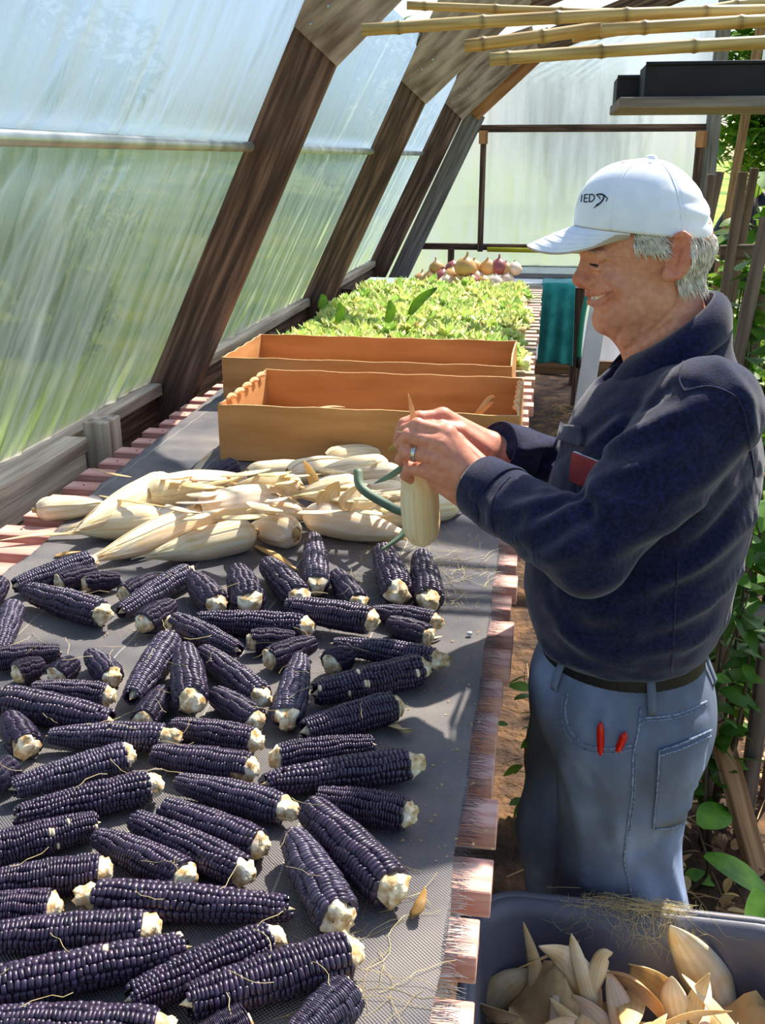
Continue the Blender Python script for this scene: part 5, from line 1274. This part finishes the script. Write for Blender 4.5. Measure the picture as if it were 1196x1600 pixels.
# belt and jeans
def jeans_sdf(p):
    d = ell(p, (.163, MY, .84), (.158, .180, .16)); d = smin(d, ell(p, (.225, MY-.06, .80), (.095, .11, .12)), .04); d = smin(d, ell(p, (.225, MY+.06, .80), (.095, .11, .12)), .04)
    d = smin(d, chain(p, [(.175, 1.515, .78), (.180, 1.505, .45), (.215, 1.50, .06)], (.118, .098, .080), .05), .03)
    d = smin(d, chain(p, [(.125, 1.695, .78), (.100, 1.705, .45), (.125, 1.70, .06)], (.112, .092, .078), .05), .03)
    d = smin(d, cap(p, (.215, 1.47, .52), (.262, 1.475, .43), .060, .050), .06)
    d = smax(d, p[:, 2]-(.945+.02*(p[:, 0]-.16)), .006); d = smax(d, .035-p[:, 2], .004)
    return d
jv, jf = sdf_mesh(jeans_sdf, (-.10, 1.30, .0), (.42, 1.92, 1.0), .0062); jv = relax(jv, jf, 1, .4)
JB = BVHTree.FromPolygons([tuple(p) for p in jv], [tuple(map(int, q)) for q in jf]); N_ = normals(jv, jf)
for px, wd, am in (([(1020, 1300), (1045, 1360), (1062, 1410)], .016, .008), ([(960, 1290), (985, 1350), (1010, 1410)], .018, .006), ([(1085, 1290), (1040, 1310), (1000, 1330)], .014, -.006), ([(880, 1200), (905, 1280), (915, 1380)], .018, .005), ([(1000, 1200), (1010, 1270), (1035, 1330)], .016, -.006), ([(1095, 1240), (1050, 1275), (1010, 1285)], .012, .006), ([(920, 1210), (950, 1300), (960, 1400)], .016, -.004), ([(1030, 1115), (1070, 1120), (1105, 1110)], .010, -.003)):
    P, _q = on_surface(JB, px, 0, len(px)*7)
    if len(P) < 3: continue
    dd = np.linalg.norm(jv[:, None, :]-P[None, ::2], axis=2).min(1); jv += N_*(am*np.exp(-(dd/wd)**2))[:, None]
jeans = obj('jeans', jv, jf, MT['denim'], man); jeans['label'] = 'faded blue denim jeans'
JB = BVHTree.FromPolygons([tuple(p) for p in jv], [tuple(map(int, q)) for q in jf])
def ring_on(z, a, grow):
    """point on the jeans waist outline at height z, direction a"""
    dvec = Vector((math.cos(a), math.sin(a), 0)); q = JB.ray_cast(Vector((.163, MY, z))+dvec*.5, -dvec); return np.array(q[0])+np.array(dvec)*grow
v = []; f = []; nR = 72
for k in range(nR):
    a = 2*math.pi*k/nR; dz = .02*math.cos(a)*.15
    for dzz, g in ((.902, .002), (.902, .006), (.940, .006), (.940, .002)): v.append(ring_on(.925, a, g)*np.array([1, 1, 0])+np.array([0, 0, dzz+dz]))
for k in range(nR):
    for j in range(4): f.append((k*4+j, k*4+(j+1) % 4, ((k+1) % nR)*4+(j+1) % 4, ((k+1) % nR)*4+j))
belt = obj('belt', v, f, MT['belt'], man, False); belt['label'] = 'plain black leather belt'
for a in (-2.35, -1.35, -.35, .5, 1.6, 2.4):
    b = MB(); tn = np.array([-math.sin(a), math.cos(a), 0]); zs = [.886, .895, .92, .945, .952]; gs = [.002, .0075, .0095, .0085, .002]; v = []
    for z, g in zip(zs, gs):
        p = ring_on(min(z, .935), a, g); p[2] = z; v += [p-tn*.007, p+tn*.007]
    f = [(2*i, 2*i+1, 2*i+3, 2*i+2) for i in range(4)]; o = obj('belt_loop', v, f, MT['denim'], jeans); thick(o, .0025)
for nm, px, rad in (('pocket_edge', [(888, 1082), (884, 1112), (892, 1142), (912, 1160), (945, 1170), (988, 1164)], .0022), ('pocket_stitching', [(881, 1084), (878, 1115), (886, 1148), (908, 1167), (945, 1177), (988, 1171)], .0012),
                    ('side_seam', [(1001, 1106), (998, 1140), (990, 1180), (988, 1240), (980, 1300), (976, 1345), (984, 1380), (988, 1415)], .0022), ('side_stitching', [(994, 1180), (992, 1240), (984, 1300)], .0011),
                    ('yoke_seam', [(1003, 1122), (1050, 1118), (1080, 1108), (1104, 1096)], .0022), ('yoke_seam', [(1003, 1127), (1050, 1123), (1080, 1113), (1104, 1101)], .0011)):
    seam(nm, px, rad, MT['stitch'], JB, jeans)
patch('back_pocket', [(1029, 1172), (1108, 1140), (1086, 1278), (1020, 1294)], .0025, MT['denim'], jeans, 14, 14, JB)
for px in ([(1029, 1172), (1065, 1160), (1108, 1140)], [(1029, 1180), (1065, 1168), (1107, 1149)], [(1029, 1172), (1026, 1230), (1020, 1294)], [(1020, 1294), (1050, 1290), (1084, 1279)]): seam('pocket_stitching', px, .0018, MT['stitch'], JB, jeans, .0045)
for k, (x, y, top, lab) in enumerate(((939, 1168, (941, 1126), 'red chili pepper curving up from the front jeans pocket'), (968, 1168, (978, 1142), 'red chili pepper leaning right in the front jeans pocket'))):
    p, q = hit(JB, x, y); t, q2 = hit(JB, *top); P = smooth_pts([p-q*.010+(p-t)*.4, p-q*.001, t+q2*.006+(p-t)*.35, t+q2*.009], 14)
    o = obj('chili_pepper', *tube(P, [.0045]+[.0062]*9+[.0055, .0045, .003, .0008], 10), MT['chili']); tag(o, lab, 'chili pepper', 'chili peppers in the jeans pocket')
for cx, cy in ((.185, 1.50), (.095, 1.70)):
    def shoe(p): return smax(smin(ell(p, (cx-.06, cy, .04), (.13, .046, .05)), ell(p, (cx+.03, cy, .06), (.06, .045, .07)), .03), .003-p[:, 2], .004)
    v, f = sdf_mesh(shoe, (cx-.22, cy-.08, -.01), (cx+.12, cy+.08, .16), .006); obj('shoe', v, f, MT['belt'], man)

# the ear in his hands, with the peeled husk blades
HT, HBt = un(652, 690, Y=1.578), un(661, 843, Y=1.600)
held = husk_ear('held_husked_ear', 'husked ear gripped upright in both hands, stained husk, round end down', HBt, HT, .0285, 77, tail=.25, nleaf=6, group=None, tone=1.05, blunt=True)
strip('husk_leaf', 'brown husk blade sticking up from his fingers', 'husk', [un(648, 684, Y=1.575), un(647, 655, Y=1.570), un(638, 615, Y=1.575)], .013, MT['husk'], tone=(.85, .62, .42), side=(0, 1, 0))
strip('husk_leaf', 'thin peeled husk strip bent left under his fingertips', 'husk', [un(650, 668, Y=1.535), un(634, 675, Y=1.53), un(619, 674, Y=1.545)], .007, MT['husk'], tone=(.9, .72, .5), side=(0, -1, .4))
strip('husk_leaf', 'dark green husk blade pulled down left of the held ear', 'husk', [un(640, 722, Y=1.56), un(612, 742, Y=1.555), un(584, 756, Y=1.55)], .012, MT['husk_green'], tone=(.6, .62, .5), side=(0, -1, .6))
strip('husk_leaf', 'olive scrap of husk pinched at his fingertips', 'husk', [un(634, 700, Y=1.575), un(620, 700, Y=1.575), un(606, 704, Y=1.58)], .020, MT['husk'], tone=(.62, .5, .22), side=(0, -1, .3), twist=1.0)

# ------------------------------------------------------------------ grey bin with husks
BX0, BX1, BY0, BY1, BZ = -.068, .475, .80, 1.375, .555
binn = thing('plastic_bin', 'large grey plastic tub full of husks standing beside the bench', 'bin', ((BX0+BX1)/2, (BY0+BY1)/2, 0))
def rrect(x0, x1, y0, y1, r, n=10):
    P = []
    for cx, cy, a0 in ((x1-r, y1-r, 0), (x0+r, y1-r, 90), (x0+r, y0+r, 180), (x1-r, y0+r, 270)):
        for k in range(n+1): a = math.radians(a0+90*k/n); P.append((cx+r*math.cos(a), cy+r*math.sin(a)))
    return P
def dens(P, m=6):
    Q = []
    for i in range(len(P)):
        a = np.array(P[i]); b = np.array(P[(i+1) % len(P)]); k = max(1, int(np.linalg.norm(a-b)/.03))
        for j in range(k): Q.append(a+(b-a)*j/k)
    return Q
Rm = dens(rrect(BX0, BX1, BY0, BY1, .085)); C0 = np.array([(BX0+BX1)/2, (BY0+BY1)/2]); n = len(Rm)
lev = [(.0, .80), (.02, .82), (BZ-.03, .955), (BZ-.012, .965), (BZ-.010, 1.0), (BZ, 1.0), (BZ+.002, .985), (BZ-.002, .94), (BZ-.03, .925), (.03, .79), (.03, .0)]
v = []; f = []
for z, s in lev:
    for p in Rm:
        q = C0+(p-C0)*s
        if z < BZ-.02 and s > .1:                             # a raised handle bay in the middle of each long side
            g = .016*max(0, min(1, (.072-abs(p[0]-.205))/.012)) if abs(p[1]-BY1) < .01 else 0
            q = q-np.array([0, g]) if abs(p[1]-BY1) < .01 else q
        v.append((q[0], q[1], z))
for i in range(len(lev)-1):
    for k in range(n): f.append((i*n+k, i*n+(k+1) % n, (i+1)*n+(k+1) % n, (i+1)*n+k))
f.append(tuple(range(n-1, -1, -1)))
bo = obj('tub', v, f, MT['bin'], binn)
rim = [np.array([*(C0+(p-C0)*1.0), BZ-.002]) for p in Rm]; obj('rim', *tube(rim+[rim[0]], .008, 8, False), MT['bin'], binn)
# husk leaves in the bin
def bl(pts, w_, lab, tone=(1, 1, 1), side=(0, 1, .3), cup=.4, tw=.3):
    strip('husk_leaf', lab, 'husk', pts, w_, MT['husk'], cup, tone, 'dry husks heaped in the bin', 20, side, tw)
def bp(L): return [un(x, y, Z=z) for x, y, z in L]
bl(bp([(1140, 1600, .40), (1105, 1540, .46), (1075, 1490, .52), (1048, 1446, .572)]), .085, 'tall pale husk leaning on the far rim of the bin at the right', side=(0, -1, .3), cup=.5)
bl(bp([(930, 1600, .42), (905, 1540, .47), (880, 1500, .51), (842, 1478, .55)]), .065, 'cream husk blade rising at the middle of the bin', side=(0, -1, .3), cup=.5)
bl(bp([(935, 1600, .43), (918, 1550, .48), (900, 1490, .53), (893, 1458, .56)]), .030, 'slim upright husk blade, tallest in the middle of the bin', tone=(1, .96, .85), side=(0, -1, .3))
bl(bp([(835, 1560, .42), (835, 1510, .48), (818, 1440, .565)]), .028, 'narrow grey husk point standing at the left of the bin', tone=(.85, .78, .66), side=(0, -1, .2))
bl(bp([(760, 1600, .36), (790, 1550, .42), (835, 1515, .45)]), .07, 'shaded broad husk against the left side of the bin', tone=(.8, .72, .6), side=(.6, -1, .5))
bl(bp([(740, 1560, .44), (775, 1580, .45), (815, 1590, .45)]), .045, 'brown frayed husk at the lower left of the bin', tone=(.8, .6, .42))
bl(bp([(905, 1470, .50), (870, 1485, .50), (805, 1515, .48)]), .018, 'thin tan husk strip crossing the left blades', tone=(.9, .74, .5))
bl(bp([(930, 1515, .49), (985, 1525, .51), (1020, 1560, .50), (1040, 1600, .46)]), .035, 'reddish brown curled husk over the centre of the bin', tone=(.72, .48, .3), cup=.8)
bl(bp([(985, 1508, .50), (1030, 1530, .50), (1095, 1590, .47)]), .075, 'wide golden husk on the right of the heap', tone=(1, .88, .62), cup=.5)
bl(bp([(1060, 1600, .46), (1052, 1560, .5), (1050, 1525, .53)]), .05, 'pale pointed husk standing right of the centre', side=(0, -1, .3))
bl(bp([(1030, 1600, .5), (1085, 1582, .51), (1145, 1580, .50)]), .02, 'straw coloured blade lying to the right over the heap', tone=(1, .9, .68))
bl(bp([(1085, 1600, .47), (1090, 1560, .5), (1110, 1520, .54)]), .03, 'short husk tip near the right wall of the bin', tone=(.95, .88, .7), side=(0, -1, .3))
bl(bp([(925, 1560, .47), (940, 1500, .53), (958, 1488, .54)]), .03, 'curved husk tip right of the tallest blade', tone=(1, .94, .8), side=(0, -1, .2))
rr2 = random.Random(31)
for k in range(95):
    x = rr2.uniform(BX0+.14, BX1-.14); y = rr2.uniform(BY0+.14, BY1-.13); z = rr2.uniform(.42, .485); a = rr2.uniform(0, 6.28); L = rr2.uniform(.09, .15); e = rr2.uniform(.05, .75); rr_ = rr2.uniform(-.5, .5)
    d_ = np.array([math.cos(a)*math.cos(e), math.sin(a)*math.cos(e), math.sin(e)]); p = np.array([x, y, z]); q_ = np.array([-math.sin(a), math.cos(a), 0])*rr_*.05
    bl([p-d_*L*.35, p+d_*L*.2+q_*.6, p+d_*L*.65+q_-np.array([0, 0, .02*rr2.random()])], rr2.uniform(.022, .050), 'crumpled pale husk buried in the heap inside the bin', (1, rr2.uniform(.86, .98), rr2.uniform(.6, .9)), (rr2.uniform(-.4, .4), rr2.uniform(-.8, .2), 1), rr2.uniform(.1, .5), rr2.uniform(-.7, .7))
v, f = grid(24, 24, lambda i, j: (BX0+.07+(BX1-BX0-.14)*i, BY0+.07+(BY1-BY0-.14)*j, .415+.05*math.sin(i*9)*math.sin(j*8)+.03*math.sin(i*23+j*17)))
tag(obj('husk_litter', v, f, MT['straw']), 'packed layer of shredded husk under the leaves in the bin', 'husk litter', kind='stuff')
b = MB(); r = random.Random(6)
for k in range(230):                                           # silk hanging over the far rim
    x = min(max(r.gauss(.205, .045), .06), .34); P = [np.array([x, BY1-.012+r.uniform(-.01, .022), BZ+.010+r.uniform(0, .014)])]; a = r.uniform(-.5, .5); hang = r.random() < .6
    for i in range(8): a += r.uniform(-.7, .7); q = P[-1]+np.array([.010*math.sin(a), -(.006 if hang else .002)*(i < 4), -(.010 if hang else .0)*math.cos(a)+r.uniform(-.002, .002)]); q[1] = min(q[1], BY1-.022 if q[2] < BZ-.01 else 9); P.append(q)
    b.add(*tube(P, .0003, 3, False))
tag(b.build('silk_tuft', MT['silk'], None, False), 'tuft of dry corn silk hanging over the far rim of the bin', 'silk', kind='stuff')

# ------------------------------------------------------------------ garden on the right: stakes, boards, plants, trees
def stake(a, c, Y, wd, lab, m=None, yb=None):
    A = un(*a, Y=Y); B = un(*c, Y=yb or Y); d = (B-A)/np.linalg.norm(B-A)
    t = -(A[2]-.0)/d[2] if abs(d[2]) > .05 else np.linalg.norm(B-A); B2 = A+d*t
    q = thing('garden_stake', lab, 'stake', tuple(B2), 'weathered stakes of the garden trellis')
    beam('shaft', B2+d*.0, A, wd, wd, m or MT['stake'], q, up=(0, 1, 0))
stake((1162, 268), (1130, 478), 3.6, .030, 'grey stake leaning right behind his nape')
stake((1180, 262), (1168, 330), 3.75, .028, 'dark stake whose tip stands beside the leaning grey one')
stake((1200, 340), (1154, 555), 3.0, .034, 'dark brown stake leaning right at the picture edge')
stake((1112, 272), (1106, 330), 4.6, .030, 'thin pale stake just behind the cap')
stake((1126, 268), (1110, 340), 4.8, .034, 'grey stake beside the corner post')
stake((1196, 430), (1180, 540), 3.3, .028, 'slim stake crossing the bean leaves at the right edge')
stake((1200, 1010), (1165, 1270), 2.3, .038, 'thick dark stake low at the right edge')
rail = thing('trellis_rail', 'dark horizontal rail tied between the leaning stakes', 'rail', (1.2, 3.6, 1.2))
beam('rail_bar', un(1125, 395, Y=3.65), un(1230, 392, Y=3.65), .03, .05, MT['stake'], rail)
bb = thing('bed_board', 'grey board edging the garden bed behind his back', 'board', tuple(un(1150, 960, Y=2.4)))
beam('plank', un(1120, 962, Y=2.5), un(1260, 952, Y=2.5), .03, .035, MT['timber_grey'], bb); beam('plank', un(1120, 985, Y=2.6), un(1260, 978, Y=2.6), .03, .03, MT['board'], bb)
for x in (1140, 1240): p = un(x, 962, Y=2.55); beam('post', (p[0], p[1], 0), (p[0], p[1], p[2]), .03, .03, MT['stake'], bb, up=(0, 1, 0))
lb = thing('leaning_board', 'rough tan plank leaning behind his jeans with a sunlit edge', 'board', tuple(un(1180, 1365, Z=0)))
p1 = un(1186, 1368, Z=.02); pt = un(1122, 1130, Y=p1[1]+.12); beam('plank', p1, pt, .075, .022, MT['board'], lb, up=(-.75, .66, 0))
# leafy plants
def leaf_shape(L, wd):
    n = 7; v = []; f = []
    for i in range(n):
        s = i/(n-1); w_ = wd*.5*math.sin(math.pi*min(1, s*.93+.05))**.75*(1-.25*s)
        for q in (-1, 0, 1): v.append((L*s, q*w_, -.25*L*s*s+(.12*w_ if q else 0)))
    for i in range(n-1):
        for j in (0, 1): f.append((i*3+j, (i+1)*3+j, (i+1)*3+j+1, i*3+j+1))
    return np.array(v), f
LV, LF = leaf_shape(1.0, .62)
def plant(name, label, base, H, spread, nleaf, size, seed, tones, group, cat='plant', stems=5, zmin=.15):
    r = np.random.RandomState(seed); root = thing(name, label, cat, tuple(base), group); base = np.array(base); st = MB(); fo = MB(); tips = []
    for k in range(stems):
        a = r.uniform(0, 6.28); e = base+np.array([math.cos(a)*spread*r.uniform(.2, .8), math.sin(a)*spread*r.uniform(.2, .8), H*r.uniform(.75, 1)])
        P = smooth_pts([base+np.array([math.cos(a)*.02, math.sin(a)*.02, -.01]), base*.4+e*.6+np.array([r.uniform(-.05, .05), r.uniform(-.05, .05), 0])-np.array([0, 0, .05]), e], 10); tips.append(P)
        st.add(*tube(P, np.linspace(.007, .002, 10), 5))
    for k in range(nleaf):
        P = tips[r.randint(stems)]; p = P[r.randint(2, 10)]+r.normal(0, spread*.16, 3); p[2] = max(p[2], zmin*size)
        a = r.uniform(0, 6.28); e = r.uniform(-.5, .6); rl = r.uniform(-.7, .7); s = size*r.uniform(.6, 1.25)
        Mx = np.array((Matrix.Rotation(a, 3, 'Z')@Matrix.Rotation(-e, 3, 'Y')@Matrix.Rotation(rl, 3, 'X')))
        t = tones[r.randint(len(tones))]; fo.add((LV*s)@Mx.T+p, LF, tuple(np.array(t)*r.uniform(.75, 1.15)))
    st.build('stem', MT['bark'], root); fo.build('foliage', MT['green_leaf'], root)
    return root
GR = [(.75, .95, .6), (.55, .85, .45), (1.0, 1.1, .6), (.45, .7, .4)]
GP = 'climbing plants on the garden trellis'
plant('bean_plant', 'leafy climbing bean plant behind the mans nape', (.70, 3.85, 0), 1.66, .22, 170, .11, 1, GR, GP, stems=6)
plant('bean_plant', 'tall broad leaved bean plant at the right picture edge', (.66, 3.15, 0), 1.62, .18, 170, .12, 2, GR, GP, stems=6)
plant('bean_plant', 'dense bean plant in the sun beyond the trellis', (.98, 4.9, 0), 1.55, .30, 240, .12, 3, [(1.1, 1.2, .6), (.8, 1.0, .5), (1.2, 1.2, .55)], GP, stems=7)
plant('bean_plant', 'bushy plant close behind the mans shoulder', (.58, 2.62, 0), 1.30, .16, 150, .10, 4, GR, GP, stems=5)
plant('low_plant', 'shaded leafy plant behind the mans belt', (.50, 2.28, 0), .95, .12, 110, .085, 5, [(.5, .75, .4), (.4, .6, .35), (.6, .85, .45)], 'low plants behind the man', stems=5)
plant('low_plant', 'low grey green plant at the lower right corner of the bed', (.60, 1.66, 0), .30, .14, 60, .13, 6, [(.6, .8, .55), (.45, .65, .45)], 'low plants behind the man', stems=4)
plant('low_plant', 'single broad leaf plant on the soil behind his knee', (.40, 2.10, 0), .20, .06, 7, .14, 7, [(.7, 1.1, .45)], 'low plants behind the man', stems=3)
plant('low_plant', 'grassy weed between the bench and his legs', (.06, 2.35, 0), .42, .12, 60, .055, 8, [(.6, .85, .5), (.8, 1.0, .6)], 'low plants behind the man', stems=5)
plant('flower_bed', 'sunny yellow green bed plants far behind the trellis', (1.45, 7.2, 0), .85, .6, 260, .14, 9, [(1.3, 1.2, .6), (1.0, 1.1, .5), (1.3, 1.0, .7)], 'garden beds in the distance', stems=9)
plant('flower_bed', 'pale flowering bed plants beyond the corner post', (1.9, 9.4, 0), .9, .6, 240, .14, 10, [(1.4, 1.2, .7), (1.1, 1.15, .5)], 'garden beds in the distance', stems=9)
# straw on the path, leaf litter
b = MB(); r = random.Random(14)
for k in range(900):
    if r.random() < .6: x, y = r.uniform(.05, .75), r.uniform(4.6, 7.2)
    else: x, y = r.uniform(.0, 1.2), r.uniform(1.2, 4.6)
    a = r.uniform(0, 6.28); L = r.uniform(.04, .16); z = .018+r.uniform(0, .03); p = np.array([x, y, z]); d_ = np.array([math.cos(a), math.sin(a), r.uniform(-.1, .25)])
    b.add(*tube([p, p+d_*L*.5+np.array([0, 0, .006]), p+d_*L], .0016, 3, False))
tag(b.build('path_straw', MT['straw'], None, False), 'loose dry straw strewn on the path behind the man', 'straw', kind='stuff')
b = MB()
for k in range(1100):
    x, y = r.uniform(.35, 1.5), r.uniform(1.3, 3.6); a = r.uniform(0, 6.28); s = r.uniform(.025, .06); Mx = np.array(Matrix.Rotation(a, 3, 'Z')@Matrix.Rotation(r.uniform(-.5, .5), 3, 'Y')@Matrix.Rotation(r.uniform(-.6, .6), 3, 'X'))
    c = r.choice([(.62, .42, .26), (.5, .32, .2), (.8, .62, .42), (.38, .26, .18)]); b.add((LV*s)@Mx.T+np.array([x, y, .03+r.uniform(0, .02)]), LF, c)
tag(b.build('leaf_litter', MT['husk'], None, False), 'brown dead leaves covering the soil behind the man', 'leaf litter', kind='stuff')
def crown_mesh(seed, n, s):
    r = np.random.RandomState(seed); b = MB()
    cl = r.normal(0, 1, (22, 3)); cl /= np.linalg.norm(cl, axis=1)[:, None]; cl *= r.uniform(.35, .85, (22, 1))
    for k in range(n):
        c = cl[r.randint(22)]; d_ = r.normal(0, 1, 3); d_ /= np.linalg.norm(d_); p = c+d_*.33*r.uniform(.6, 1)
        Mx = np.array(Matrix.Rotation(r.uniform(0, 6.28), 3, 'Z')@Matrix.Rotation(r.uniform(-.8, .8), 3, 'Y')); t = r.uniform(.55, 1.1)
        b.add((LV[[0, 6, 10, 8, 18]]*s)@Mx.T+p, [(0, 1, 4, 3)], (t*.8, t, t*.65))
    return mesh('foliage', b.v, b.f, MT['green_leaf'], True, np.array(b.c))
CR = [crown_mesh(70+k, 3200, .14) for k in range(2)]
def tree(loc, R, H, lab, k):
    t = thing('tree', lab, 'tree', loc, 'trees and shrubs around the greenhouse')
    o = bpy.data.objects.new('crown', CR[k % 2]); link(o, t); o.matrix_basis = Matrix.Translation((loc[0], loc[1], loc[2]+H-R*.8))@Matrix.Rotation(k, 4, 'Z')@Matrix.Diagonal((R, R, R*.9, 1))
    obj('trunk', *tube([(loc[0], loc[1], loc[2]-.1), (loc[0]+.05, loc[1], loc[2]+H*.35), (loc[0], loc[1], loc[2]+H-R)], [R*.09, R*.07, R*.05], 10), MT['bark'], t)
for k, (x, y, R, H, lab) in enumerate([(4.6, 21, 2.4, 5.0, 'dark tree nearest the corner post in the background'), (11.5, 26, 3.0, 5.8, 'broad dark tree further right in the background'), (.2, 31, 2.2, 4.2, 'tree showing faintly through the end film'), (-5.2, 27, 2.4, 4.4, 'left tree behind the cloudy end film'),
        (-6.0, 6.5, 1.5, 2.6, 'round shrub outside the left film opposite the first rafter'), (-7.2, 10.5, 1.8, 3.1, 'shrub outside the left film beyond the second rafter'), (-5.2, 3.4, 1.1, 2.0, 'low shrub outside the left film near the camera'), (4.2, 13.5, 1.0, 1.6, 'sunlit shrub below the dark trees'), (-9.5, 17, 2.6, 5.0, 'tall tree outside the left film near the upper corner'), (-12.5, 9.5, 2.6, 5.0, 'tall tree outside the left film behind the near shrub'), (-7.5, 14.0, 1.7, 3.4, 'bright shrub outside the left film above the pipe'), (-4.6, 9.0, .9, 1.5, 'small yellowish shrub close outside the left film')]):
    tree((x, y, max(0, -x-3)*.11+max(0, y-14)*.03-.05), R, H, lab, k)
dm = thing('black_tarp_mound', 'rounded black tarp covered mound in the distant garden', 'mound', (2.45, 13.2, -.05))
v, f = grid(14, 24, lambda i, j: (2.45+.62*math.cos(math.pi/2*i)*math.cos(2*math.pi*j), 13.2+.45*math.cos(math.pi/2*i)*math.sin(2*math.pi*j), -.05+(1.36+.06*math.sin(j*30))*math.sin(math.pi/2*i)))
obj('cover', v, f, MT['black'], dm)
